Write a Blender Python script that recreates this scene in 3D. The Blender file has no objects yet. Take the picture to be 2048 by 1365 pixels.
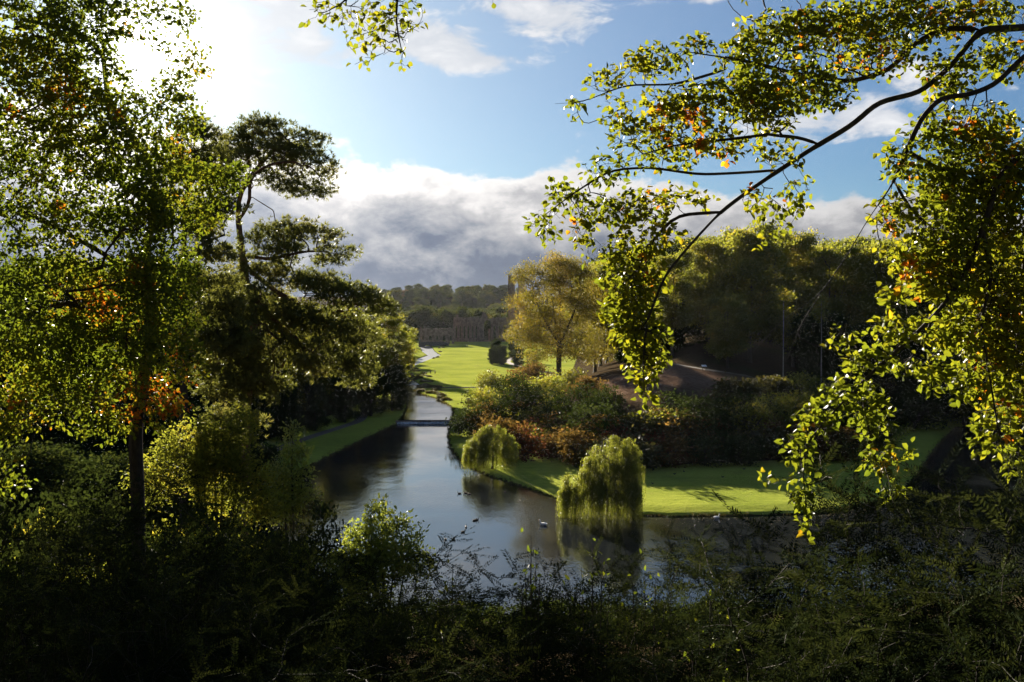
import bpy, math
import numpy as np
from mathutils import Vector

# ------------------------------------------------------------------ view, sky, sun, exposure
SC = bpy.context.scene
COL = SC.collection
F, HC, HY, CX = 1991.0, 28.0, 630.0, 1024.0          # focal length in photo pixels, eye height, horizon row, centre column
cam_d = bpy.data.cameras.new('camera'); cam = bpy.data.objects.new('camera', cam_d); COL.objects.link(cam)
cam.location = (0, 0, HC); cam.rotation_euler = (math.radians(90), 0, 0)
cam_d.sensor_width = 36.0; cam_d.lens = 36.0*F/2048.0
cam_d.shift_y = -(682.5-HY)/2048.0
cam_d.clip_start = 0.1; cam_d.clip_end = 9000
SC.camera = cam
SC.view_settings.view_transform = 'Standard'; SC.view_settings.look = 'None'
SC.view_settings.gamma = 1.0; SC.view_settings.use_curve_mapping = False
SC.view_settings.exposure = 2.15
SC.render.engine = 'CYCLES'
cy = SC.cycles
cy.use_denoising = True
try: cy.denoiser = 'OPENIMAGEDENOISE'
except Exception: pass
cy.max_bounces = 6; cy.diffuse_bounces = 3; cy.glossy_bounces = 3; cy.transmission_bounces = 4
cy.volume_bounces = 0; cy.transparent_max_bounces = 4
cy.sample_clamp_indirect = 6.0
cy.use_adaptive_sampling = True; cy.adaptive_threshold = 0.015

SUN = Vector(((300-CX)/F, 1.0, (HY-100)/F)).normalized()
sun_d = bpy.data.lights.new('sun', 'SUN'); sun = bpy.data.objects.new('sun', sun_d); COL.objects.link(sun)
sun_d.energy = 5.0; sun_d.angle = math.radians(0.5); sun_d.color = (1.0, 0.90, 0.74)
sun.rotation_euler = SUN.to_track_quat('Z', 'Y').to_euler(); sun.location = (-60, 160, 120)

class E:                                             # tiny expression builder for node trees
    def __init__(s, nt, sock): s.nt, s.k = nt, sock
    def _m(s, op, *a, clamp=False):
        n = s.nt.nodes.new('ShaderNodeMath'); n.operation = op; n.use_clamp = clamp
        for i, v in enumerate((s,)+a):
            if isinstance(v, E): s.nt.links.new(v.k, n.inputs[i])
            else: n.inputs[i].default_value = v
        return E(s.nt, n.outputs[0])
    def __add__(s, o): return s._m('ADD', o)
    def __radd__(s, o): return s._m('ADD', o)
    def __sub__(s, o): return s._m('SUBTRACT', o)
    def __rsub__(s, o): return (s*-1.0)+o
    def __mul__(s, o): return s._m('MULTIPLY', o)
    def __rmul__(s, o): return s._m('MULTIPLY', o)
    def __truediv__(s, o): return s._m('DIVIDE', o)
    def f(s, op, *a): return s._m(op, *a)
    def step(s, a, b):                               # smoothstep
        n = s.nt.nodes.new('ShaderNodeMapRange'); n.interpolation_type = 'SMOOTHSTEP'
        s.nt.links.new(s.k, n.inputs['Value'])
        n.inputs['From Min'].default_value = a; n.inputs['From Max'].default_value = b
        return E(s.nt, n.outputs[0])
def comb(nt, x, y, z):
    n = nt.nodes.new('ShaderNodeCombineXYZ')
    for i, v in enumerate((x, y, z)):
        if isinstance(v, E): nt.links.new(v.k, n.inputs[i])
        else: n.inputs[i].default_value = v
    return n.outputs[0]
def noise(nt, vec, scale, detail=4.0, rough=0.55, dist=0.0):
    n = nt.nodes.new('ShaderNodeTexNoise')
    if vec is not None: nt.links.new(vec, n.inputs['Vector'])
    n.inputs['Scale'].default_value = scale; n.inputs['Detail'].default_value = detail
    n.inputs['Roughness'].default_value = rough; n.inputs['Distortion'].default_value = dist
    return E(nt, n.outputs['Fac'])
def mixc(nt, fac, a, b, mode='MIX'):
    n = nt.nodes.new('ShaderNodeMix'); n.data_type = 'RGBA'; n.blend_type = mode
    for nm, v in (('Factor_Float', fac), ('A_Color', a), ('B_Color', b)):
        k = next(i for i in n.inputs if i.identifier == nm)
        if isinstance(v, E): nt.links.new(v.k, k)
        elif isinstance(v, bpy.types.NodeSocket): nt.links.new(v, k)
        elif nm == 'Factor_Float': k.default_value = v
        else: k.default_value = tuple(v)+((1.0,) if len(v) == 3 else ())
    return next(o for o in n.outputs if o.identifier == 'Result_Color')

def build_world():
    w = bpy.data.worlds.new('World'); SC.world = w; w.use_nodes = True
    nt = w.node_tree; nt.nodes.clear()
    out = nt.nodes.new('ShaderNodeOutputWorld'); bg = nt.nodes.new('ShaderNodeBackground')
    nt.links.new(bg.outputs[0], out.inputs['Surface'])
    sky = nt.nodes.new('ShaderNodeTexSky'); sky.sky_type = 'NISHITA'; sky.sun_disc = False
    sky.sun_elevation = math.asin(SUN.z); sky.sun_rotation = math.atan2(SUN.x, SUN.y)
    sky.air_density = 1.0; sky.dust_density = 0.6; sky.ozone_density = 2.0; sky.altitude = 100
    tc = nt.nodes.new('ShaderNodeTexCoord')
    sp = nt.nodes.new('ShaderNodeSeparateXYZ'); nt.links.new(tc.outputs['Generated'], sp.inputs[0])
    x, y, z = (E(nt, sp.outputs[i]) for i in range(3))
    az = x.f('ARCTAN2', y); el = z.f('ARCSINE')
    dt = nt.nodes.new('ShaderNodeVectorMath'); dt.operation = 'DOT_PRODUCT'
    nt.links.new(tc.outputs['Generated'], dt.inputs[0]); dt.inputs[1].default_value = SUN
    ang = E(nt, dt.outputs['Value']).f('MINIMUM', 1.0).f('ARCCOSINE')
    glow = (ang*ang*-1.0/0.0014).f('EXPONENT')*40.0 + (ang*-1.0/0.062).f('EXPONENT')*5.5
    near = (ang*-1.0/0.30).f('EXPONENT')             # 1 at the sun, fading over tens of degrees
    # the long cloud bank low over the valley
    v1 = comb(nt, az*5.5, el*9.0, 2.3)
    v2 = comb(nt, az*20.0, el*34.0, 7.1)
    n1 = noise(nt, v1, 1.6, 7, 0.55, 0.25); n2 = noise(nt, v2, 1.3, 8, 0.6, 0.2)
    top = 0.148 - az*0.10
    edge = top + (n1-0.5)*0.090 + (n2-0.5)*0.045 - el
    bank = edge.step(-0.003, 0.009)
    depth = (edge/top).f('MAXIMUM', 0.0).f('MINIMUM', 1.0)
    cr = nt.nodes.new('ShaderNodeValToRGB'); r = cr.color_ramp
    r.elements[0].position = 0.0; r.elements[0].color = (6.6, 6.5, 6.4, 1)
    r.elements[1].position = 1.0; r.elements[1].color = (0.72, 0.96, 1.48, 1)
    for p, c in ((0.14, (5.8, 5.7, 5.7)), (0.30, (3.9, 3.9, 4.05)), (0.48, (2.5, 2.65, 3.0)), (0.66, (1.2, 1.45, 2.0))):
        e = r.elements.new(p); e.color = (*c, 1)
    dm = depth*1.04 + (n2-0.5)*0.52 + (n1-0.5)*0.35 - near*0.12
    nt.links.new(dm.k, cr.inputs[0])
    bankc = mixc(nt, 1.0, cr.outputs[0], comb(nt, near*1.5+0.55, near*1.45+0.56, near*1.35+0.58), 'MULTIPLY')
    # broken white clouds higher up
    v3 = comb(nt, az*12.0-el*3.0, el*26.0, 4.7)
    n3 = noise(nt, v3, 1.5, 9, 0.58, 0.35)
    spots = None
    for px, py, sx, sy, a in ((1110, 30, 80, 36, .33), (1010, 10, 50, 20, .15), (690, 25, 110, 36, .27), (560, 10, 50, 24, .18), (820, 70, 90, 24, .2),
                              (900, 100, 90, 26, .22), (950, 125, 60, 14, .25), (640, 110, 70, 20, .22), (1830, 155, 90, 34, .24), (1720, 240, 150, 30, .20),
                              (1380, 2, 60, 9, .26), (500, 60, 60, 40, .2), (740, 265, 30, 14, .2), (1560, 260, 160, 25, .16), (460, 150, 90, 60, .22)):
        a0 = math.atan2(px-CX, F); e0 = math.atan2(HY-py, math.hypot(F, px-CX))
        g = (((az-a0)*(F/sx)).f('POWER', 2.0) + ((el-e0)*(F/sy)).f('POWER', 2.0))*-0.5
        g = g.f('EXPONENT')*a
        spots = g if spots is None else spots+g
    away = az.f('ABSOLUTE').step(0.55, 0.9)*0.06 + el.step(0.40, 0.6)*0.04      # the rest of the sky carries broken cloud too
    puff = (n3 + spots*1.15 + away - 0.5).step(0.16, 0.36)
    puffc = mixc(nt, n3.step(0.45, 0.8), (4.2, 4.4, 4.8), (7.0, 6.9, 6.8))
    skyc = mixc(nt, 1.0, sky.outputs[0], (0.26, 0.42, 0.60), 'MULTIPLY')
    c0 = mixc(nt, puff*0.92, skyc, puffc)
    c0 = mixc(nt, (near*0.72).f('MINIMUM', 0.8), c0, (5.6, 5.75, 5.9))   # milky air round the sun
    c1 = mixc(nt, bank, c0, bankc)
    g3 = comb(nt, glow*1.0, glow*0.97, glow*0.92)
    c2 = mixc(nt, 1.0, c1, g3, 'ADD')
    c2 = mixc(nt, 1.0, c2, (0.69, 0.69, 0.69), 'MULTIPLY')
    nt.links.new(c2, bg.inputs['Color']); bg.inputs['Strength'].default_value = 0.05
build_world()

# ------------------------------------------------------------------ helpers
def R(seed): return np.random.default_rng(seed)
def W(px, py, Y): return np.array([(px-CX)*Y/F, Y, HC-(py-HY)*Y/F])
def G(px, py, z=0.0): return W(px, py, (HC-z)*F/(py-HY))
def nrm(v): return v/np.maximum(np.linalg.norm(v, axis=-1, keepdims=True), 1e-9)
_wr = R(99); _wd = nrm(_wr.normal(size=(10, 3))); _wp = _wr.uniform(0, 6.28, 10); _wf = _wr.uniform(0.6, 2.2, 10)
def vn(P, s):                                        # cheap smooth noise, 0..1
    a = np.sin((P@_wd.T)*(_wf/s)*3.0+_wp).sum(1)/10.0
    return np.clip(0.5+a*0.9, 0, 1)
def smooth(a, b, x):
    t = np.clip((x-a)/(b-a), 0, 1); return t*t*(3-2*t)

def mesh(name, V, faces, mat=None, tint=None, shade=True):
    """faces: list of (n x k) index arrays"""
    me = bpy.data.meshes.new(name)
    V = np.asarray(V, np.float32)
    me.vertices.add(len(V)); me.vertices.foreach_set('co', V.ravel())
    loops = np.concatenate([f.ravel() for f in faces]).astype(np.int32)
    tot = np.concatenate([np.full(len(f), f.shape[1]) for f in faces]).astype(np.int32)
    start = np.concatenate(([0], np.cumsum(tot)[:-1])).astype(np.int32)
    me.loops.add(len(loops)); me.loops.foreach_set('vertex_index', loops)
    me.polygons.add(len(tot)); me.polygons.foreach_set('loop_start', start)
    if shade: me.polygons.foreach_set('use_smooth', np.ones(len(tot), bool))
    me.update(calc_edges=True)
    if tint is not None:
        for k, t in (tint.items() if isinstance(tint, dict) else (('tint', tint),)):
            a = me.attributes.new(k, 'FLOAT', 'POINT'); a.data.foreach_set('value', np.asarray(t, np.float32))
    if mat is not None: me.materials.append(mat)
    return me
def obj(name, me, parent=None):
    o = bpy.data.objects.new(name, me); COL.objects.link(o)
    if parent is not None: o.parent = parent
    return o
def tag(o, label=None, cat=None, group=None, kind=None):
    for k, v in (('label', label), ('category', cat), ('group', group), ('kind', kind)):
        if v: o[k] = v
    return o
def thing(name, label, cat, loc=(0, 0, 0), rz=0.0, group=None, s=1.0):
    o = bpy.data.objects.new(name, None); COL.objects.link(o)
    o.location = loc; o.rotation_euler = (0, 0, rz); o.scale = (s, s, s) if np.isscalar(s) else s
    return tag(o, label, cat, group)
def copy_tree(o, parent=None):
    c = o.copy(); COL.objects.link(c)
    if parent is not None: c.parent = parent
    for ch in list(o.children): copy_tree(ch, c)
    return c
used = set()
def place(proto, loc, rz, s, label, group=None, cat=None):
    if proto.name in used: o = copy_tree(proto)
    else: o = proto; used.add(proto.name)
    o.location = [float(a) for a in loc]; o.rotation_euler = (0, 0, rz)
    o.scale = (s, s, s) if np.isscalar(s) else s
    o['label'] = label
    if cat: o['category'] = cat
    if group: o['group'] = group
    elif 'group' in o.keys(): del o['group']
    return o

class MB:                                            # collects solids for one mesh
    def __init__(s): s.V = []; s.F = []; s.n = 0
    def add(s, V, faces):
        V = np.asarray(V, float); s.V.append(V)
        for f in faces: s.F.append([i+s.n for i in f])
        s.n += len(V); return s
    def box(s, x0, x1, y0, y1, z0, z1, tx=0.0):
        V = [(x0, y0, z0), (x1, y0, z0), (x1, y1, z0), (x0, y1, z0), (x0+tx, y0+tx, z1), (x1-tx, y0+tx, z1), (x1-tx, y1-tx, z1), (x0+tx, y1-tx, z1)]
        return s.add(V, [(3, 2, 1, 0), (4, 5, 6, 7), (0, 1, 5, 4), (1, 2, 6, 5), (2, 3, 7, 6), (3, 0, 4, 7)])
    def prism(s, poly, y0, y1):                      # polygon in x,z extruded along y
        n = len(poly)
        V = [(x, y0, z) for x, z in poly]+[(x, y1, z) for x, z in poly]
        return s.add(V, [tuple(range(n)), tuple(range(2*n-1, n-1, -1))]+[(i, i+n, (i+1) % n+n, (i+1) % n) for i in range(n)])
    def ell(s, c, r, nu=10, nv=7, M=None):
        V = []; Fc = []
        for j in range(nv+1):
            t = math.pi*j/nv
            for i in range(nu):
                p = 2*math.pi*i/nu
                V.append((r[0]*math.sin(t)*math.cos(p), r[1]*math.sin(t)*math.sin(p), r[2]*math.cos(t)))
        for j in range(nv):
            for i in range(nu): Fc.append((j*nu+i, (j+1)*nu+i, (j+1)*nu+(i+1) % nu, j*nu+(i+1) % nu))
        V = np.array(V)
        if M is not None: V = V@np.asarray(M).T
        return s.add(V+np.asarray(c), Fc)
    def tube(s, P, r, k=6, cap=True):
        P = np.asarray(P, float); r = np.broadcast_to(np.asarray(r, float), (len(P),))
        T = nrm(np.gradient(P, axis=0)); up = np.array([0.31, 0.22, 0.92]); A = nrm(np.cross(T, up)); B = np.cross(T, A)
        an = np.arange(k)*2*math.pi/k
        V = P[:, None]+r[:, None, None]*(np.cos(an)[None, :, None]*A[:, None]+np.sin(an)[None, :, None]*B[:, None])
        Fc = [(i*k+j, i*k+(j+1) % k, (i+1)*k+(j+1) % k, (i+1)*k+j) for i in range(len(P)-1) for j in range(k)]
        if cap: Fc += [tuple(range(k-1, -1, -1)), tuple((len(P)-1)*k+j for j in range(k))]
        return s.add(V.reshape(-1, 3), Fc)
    def build(s, name, mat, parent=None, shade=False):
        me = bpy.data.meshes.new(name)
        me.from_pydata(np.concatenate(s.V).tolist(), [], s.F); me.update()
        if shade:
            for p in me.polygons: p.use_smooth = True
        me.materials.append(mat)
        return obj(name, me, parent)

# ------------------------------------------------------------------ materials
def mat(name):
    m = bpy.data.materials.new(name); m.use_nodes = True; nt = m.node_tree
    return m, nt, nt.nodes['Principled BSDF'], nt.nodes['Material Output']
def leaf_mat(name, ramp, trans=0.5, spec=0.3, rough=0.45, tgain=1.35):
    m, nt, b, out = mat(name)
    a = nt.nodes.new('ShaderNodeAttribute'); a.attribute_name = 'tint'
    cr = nt.nodes.new('ShaderNodeValToRGB'); r = cr.color_ramp
    nt.links.new(a.outputs['Fac'], cr.inputs[0])
    r.elements[0].position = ramp[0][0]; r.elements[0].color = (*ramp[0][1], 1)
    r.elements[1].position = ramp[-1][0]; r.elements[1].color = (*ramp[-1][1], 1)
    for p, c in ramp[1:-1]:
        e = r.elements.new(p); e.color = (*c, 1)
    nt.links.new(cr.outputs[0], b.inputs['Base Color'])
    b.inputs['Roughness'].default_value = rough; b.inputs['Specular IOR Level'].default_value = spec
    t = nt.nodes.new('ShaderNodeBsdfTranslucent')
    nt.links.new(mixc(nt, 1.0, cr.outputs[0], (tgain*1.06, tgain, tgain*0.5), 'MULTIPLY'), t.inputs['Color'])
    mx = nt.nodes.new('ShaderNodeMixShader'); mx.inputs[0].default_value = trans
    nt.links.new(b.outputs[0], mx.inputs[1]); nt.links.new(t.outputs[0], mx.inputs[2]); nt.links.new(mx.outputs[0], out.inputs['Surface'])
    return m
def noisy(name, c1, c2, scale, rough=0.9, bump=0.0, spec=0.2, detail=6, stretch=None):
    m, nt, b, out = mat(name)
    tc = nt.nodes.new('ShaderNodeTexCoord'); v = tc.outputs['Object']
    if stretch:
        mp = nt.nodes.new('ShaderNodeMapping'); mp.inputs['Scale'].default_value = stretch; nt.links.new(v, mp.inputs[0]); v = mp.outputs[0]
    n = noise(nt, v, scale, detail, 0.65)
    nt.links.new(mixc(nt, n.step(0.3, 0.7), c1, c2), b.inputs['Base Color'])
    b.inputs['Roughness'].default_value = rough; b.inputs['Specular IOR Level'].default_value = spec
    if bump:
        bp = nt.nodes.new('ShaderNodeBump'); bp.inputs['Strength'].default_value = 1.0; bp.inputs['Distance'].default_value = bump
        nt.links.new(n.k, bp.inputs['Height']); nt.links.new(bp.outputs[0], b.inputs['Normal'])
    return m
def plain(name, c, rough=0.7, spec=0.3):
    m, nt, b, out = mat(name)
    tc = nt.nodes.new('ShaderNodeTexCoord'); n = noise(nt, tc.outputs['Object'], 9.0, 3)
    nt.links.new(mixc(nt, n, tuple(a*0.85 for a in c), tuple(min(1, a*1.12) for a in c)), b.inputs['Base Color'])
    b.inputs['Roughness'].default_value = rough; b.inputs['Specular IOR Level'].default_value = spec
    return m
M = {}
M['bark'] = noisy('bark', (0.035, 0.028, 0.022), (0.10, 0.08, 0.06), 3.0, 0.9, 0.03, stretch=(3, 3, 0.7))
M['bark_dark'] = noisy('bark_dark', (0.020, 0.017, 0.014), (0.055, 0.045, 0.035), 6.0, 0.85, 0.012, stretch=(3, 3, 1))
M['bark_pale'] = noisy('bark_pale', (0.22, 0.20, 0.17), (0.38, 0.35, 0.30), 2.0, 0.9, 0.02)
M['bark_pine'] = noisy('bark_pine', (0.06, 0.035, 0.022), (0.17, 0.095, 0.055), 2.5, 0.9, 0.03)
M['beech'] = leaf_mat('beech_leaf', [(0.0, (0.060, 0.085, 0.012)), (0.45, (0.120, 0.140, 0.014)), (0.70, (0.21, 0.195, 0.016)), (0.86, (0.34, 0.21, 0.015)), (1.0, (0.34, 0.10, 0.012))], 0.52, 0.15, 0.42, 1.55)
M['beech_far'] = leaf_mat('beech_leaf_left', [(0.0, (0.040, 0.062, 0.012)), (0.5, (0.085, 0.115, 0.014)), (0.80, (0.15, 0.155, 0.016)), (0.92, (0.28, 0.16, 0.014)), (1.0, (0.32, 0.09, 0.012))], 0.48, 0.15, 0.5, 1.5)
M['pine'] = leaf_mat('pine_needle', [(0.0, (0.06, 0.075, 0.026)), (0.6, (0.115, 0.125, 0.042)), (1.0, (0.19, 0.17, 0.07))], 0.42, 0.15, 0.5, 1.5)
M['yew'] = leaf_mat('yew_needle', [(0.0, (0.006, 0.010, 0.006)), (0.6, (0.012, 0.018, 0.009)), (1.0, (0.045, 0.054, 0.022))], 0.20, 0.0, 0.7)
M['oak'] = leaf_mat('oak_leaf', [(0.0, (0.055, 0.072, 0.018)), (0.6, (0.130, 0.140, 0.026)), (1.0, (0.24, 0.18, 0.03))], 0.55, 0.1, 0.6, 1.9)
M['olive'] = leaf_mat('olive_leaf', [(0.0, (0.080, 0.100, 0.022)), (0.6, (0.155, 0.165, 0.030)), (1.0, (0.24, 0.18, 0.035))], 0.52, 0.1, 0.6, 1.9)
M['far_oak'] = leaf_mat('far_oak_leaf', [(0.0, (0.026, 0.038, 0.015)), (0.6, (0.052, 0.064, 0.022)), (1.0, (0.09, 0.08, 0.028))], 0.36, 0.0, 0.7)
M['far_olive'] = leaf_mat('far_olive_leaf', [(0.0, (0.036, 0.046, 0.016)), (0.6, (0.075, 0.080, 0.024)), (1.0, (0.12, 0.10, 0.03))], 0.36, 0.0, 0.7)
M['gold'] = leaf_mat('golden_leaf', [(0.0, (0.086, 0.085, 0.020)), (0.55, (0.152, 0.134, 0.026)), (1.0, (0.26, 0.165, 0.03))], 0.5, 0.12, 0.6, 1.3)
M['evergreen'] = leaf_mat('evergreen_leaf', [(0.0, (0.016, 0.026, 0.011)), (0.6, (0.034, 0.048, 0.016)), (1.0, (0.06, 0.07, 0.022))], 0.25, 0.0, 0.7)
M['rust'] = leaf_mat('rust_leaf', [(0.0, (0.045, 0.040, 0.018)), (0.5, (0.095, 0.065, 0.028)), (1.0, (0.19, 0.105, 0.04))], 0.40, 0.0, 0.7)
M['red'] = leaf_mat('red_leaf', [(0.0, (0.055, 0.028, 0.018)), (0.5, (0.11, 0.042, 0.028)), (1.0, (0.21, 0.085, 0.045))], 0.40, 0.0, 0.7)
M['lime'] = leaf_mat('lime_leaf', [(0.0, (0.065, 0.080, 0.014)), (0.6, (0.125, 0.130, 0.020)), (1.0, (0.21, 0.17, 0.03))], 0.48, 0.25, 0.5)
M['willow'] = leaf_mat('willow_leaf', [(0.0, (0.080, 0.100, 0.022)), (0.6, (0.150, 0.168, 0.032)), (1.0, (0.23, 0.22, 0.055))], 0.45, 0.25, 0.5, 1.5)
M['sapling'] = leaf_mat('sapling_leaf', [(0.0, (0.10, 0.13, 0.03)), (0.6, (0.19, 0.23, 0.05)), (1.0, (0.30, 0.30, 0.08))], 0.5, 0.5, 0.35, 1.6)
M['straw'] = leaf_mat('straw', [(0.0, (0.14, 0.11, 0.05)), (0.6, (0.26, 0.19, 0.11)), (1.0, (0.36, 0.27, 0.18))], 0.35, 0.2, 0.6)
M['sedge'] = leaf_mat('sedge', [(0.0, (0.03, 0.035, 0.012)), (0.6, (0.07, 0.065, 0.022)), (1.0, (0.12, 0.09, 0.035))], 0.35, 0.2, 0.6)
M['stone'] = noisy('abbey_stone', (0.13, 0.09, 0.068), (0.33, 0.24, 0.18), 0.55, 0.95, 0.05, 0.1, 9)
M['stone_dark'] = noisy('damp_stone', (0.05, 0.045, 0.04), (0.15, 0.135, 0.12), 1.3, 0.7, 0.04, 0.3, 8)

# ------------------------------------------------------------------ terrain
def sdf(P, poly):                                    # signed distance to a polygon, negative inside
    poly = np.asarray(poly, float); d = np.full(len(P), 1e18); ins = np.zeros(len(P), bool)
    for i in range(len(poly)):
        a = poly[i]; b = poly[(i+1) % len(poly)]; e = b-a
        w = P-a; t = np.clip((w@e)/max(e@e, 1e-9), 0, 1); q = w-t[:, None]*e
        d = np.minimum(d, (q*q).sum(1))
        c = ((a[1] <= P[:, 1]) & (b[1] > P[:, 1])) | ((b[1] <= P[:, 1]) & (a[1] > P[:, 1]))
        if abs(e[1]) > 1e-9: ins ^= c & (P[:, 0] < a[0]+(P[:, 1]-a[1])/e[1]*e[0])
    d = np.sqrt(d); return np.where(ins, -d, d)
def seg_d(P, line):
    line = np.asarray(line, float); d = np.full(len(P), 1e18)
    for a, b in zip(line[:-1], line[1:]):
        e = b-a; w = P-a; t = np.clip((w@e)/(e@e), 0, 1); q = w-t[:, None]*e; d = np.minimum(d, (q*q).sum(1))
    return np.sqrt(d)
g2 = lambda px, py, z=0.0: tuple(G(px, py, z)[:2])
LAWN_EDGE = [(900, 846), (893, 872), (896, 895), (908, 912), (925, 929), (955, 946), (1000, 962), (1060, 981), (1120, 1002), (1190, 1022), (1270, 1033),
             (1350, 1035), (1430, 1034), (1560, 1032), (1640, 1029), (1710, 1017), (1770, 1003), (1815, 978), (1845, 945), (1862, 915), (1885, 885), (1915, 857)]
LOWER = [g2(*p) for p in LAWN_EDGE]+[(128, 262), (142, 290), (156, 284), (138, 250), (122, 226), (110, 200), (100, 175), (92, 150), (84, 127), (62, 104), (30, 94),
         (0, 92), (-22, 95), (-34, 115), (-41, 140), (-40, 164), g2(640, 925), g2(720, 885), g2(796, 849)]
ZU = 0.55                                            # level of the pond above the weir
UPPER = [g2(797, 845, ZU), g2(808, 832, ZU), g2(816, 818, ZU), g2(816, 800, ZU), g2(808, 788, ZU), (-42, 385), (-35, 388), g2(822, 782, ZU), g2(850, 791, ZU),
         g2(880, 801, ZU), g2(901, 815, ZU), g2(904, 828, ZU), g2(900, 843, ZU)]
STREAM = [(-39, 384), (-47, 420), (-53, 460), (-53.5, 494), (-50, 545), (-46, 590), (-53, 632), (-58, 676), (-62, 700)]
MOUND = [(-11, 226), (-2.6, 215), (7.5, 197), (16, 184), (25, 179), (44, 184), (59, 188), (76, 208), (95, 248), (120, 300), (150, 345), (300, 420), (900, 700), (1500, 1400), (60, 1400),
         (52, 800), (46, 700), (36, 560), (28, 470), (14, 380), (2, 320), (-8, 270)]
LEFT = [(-58, 150), (-52, 200), (-47, 260), (-44, 310), (-48, 370), (-64, 430), (-66, 500), (-64, 560), (-68, 620), (-76, 700), (-95, 800), (-140, 1000), (-900, 1500),
        (-1600, 800), (-900, 100), (-120, 60), (-75, 110)]
NEAR = [(-75, 140), (-54, 148), (-46, 138), (-38, 112), (-24, 92), (0, 89), (30, 91), (64, 101), (87, 125), (95, 150), (103, 175), (113, 200), (125, 226), (141, 250), (160, 285), (175, 320),
        (900, 500), (1500, 300), (1000, -300), (-1000, -300), (-900, 200)]
FARL_Y = [0, 330, 435, 673, 740, 900]; FARL_Z = [0.75, 0.75, 2.0, 6.0, 8.0, 9.0]
def terrain(x, y, full=False):
    P = np.stack([np.asarray(x, float).ravel(), np.asarray(y, float).ravel()], 1)
    base = np.interp(P[:, 1], FARL_Y, FARL_Z)
    dm = -sdf(P, MOUND); dl = -sdf(P, LEFT); dn = -sdf(P, NEAR)
    pm, pl, pn = (np.maximum(d, 0) for d in (dm, dl, dn))
    hill = 25*(1-np.exp(-pm/62))*smooth(0, 9, pm)+0.03*pm
    hill = np.maximum(hill, 40*(1-np.exp(-pl/85))*smooth(0, 8, pl))
    hn = 25.4*np.minimum(1, pn/90.0)**1.15+0.12*np.maximum(0, pn-90)
    hill = np.maximum(hill, hn)
    far = smooth(860, 1750, P[:, 1])*44+smooth(1700, 3200, P[:, 1])*25
    und = (vn(np.c_[P, np.zeros(len(P))], 260)-0.5)*26*smooth(860, 1250, P[:, 1])
    rough = (vn(np.c_[P, np.zeros(len(P))], 9)-0.5)*0.25*smooth(2, 20, np.maximum(np.maximum(pm, pl), pn))
    land = base+hill+far+und+rough
    dlow = sdf(P, LOWER); dup = sdf(P, UPPER); dst = seg_d(P, STREAM)-3.6
    wl = np.where(dlow < dup, 0.0, ZU); d = np.minimum(dlow, dup)
    wst = np.interp(P[:, 1], FARL_Y, FARL_Z)-0.75
    usest = (dst < d) & (P[:, 1] > 386); d = np.where(usest, dst, d); wl = np.where(usest, wst, wl)
    wob = (vn(np.c_[P, np.zeros(len(P))], 2.2)-0.5)*0.5
    dd = d+wob
    z = np.where(dd < 0, wl-0.25-np.minimum(1.2, -dd*0.6), wl-0.25+np.minimum(1, dd/0.8)*0.62+(land-wl-0.37)*smooth(0.5, 5.0, dd))
    if not full: return z
    hilld = np.maximum(np.maximum(dm, dl-1.5), dn)
    lawn = smooth(2.5, -1.0, hilld)*smooth(830, 700, P[:, 1])*smooth(-9, -13, dn)
    return z, lawn, dd, dm, dl, dn
def hz(x, y): return float(terrain([x], [y])[0])
def axis(lo, hi, dense, step, grow=1.12):
    a = np.arange(dense[0], dense[1]+1e-6, step).tolist(); s = step
    while a[-1] < hi: s *= grow; a.append(a[-1]+s)
    s = step
    while a[0] > lo: s *= grow; a.insert(0, a[0]-s)
    return np.array(a)
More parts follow.
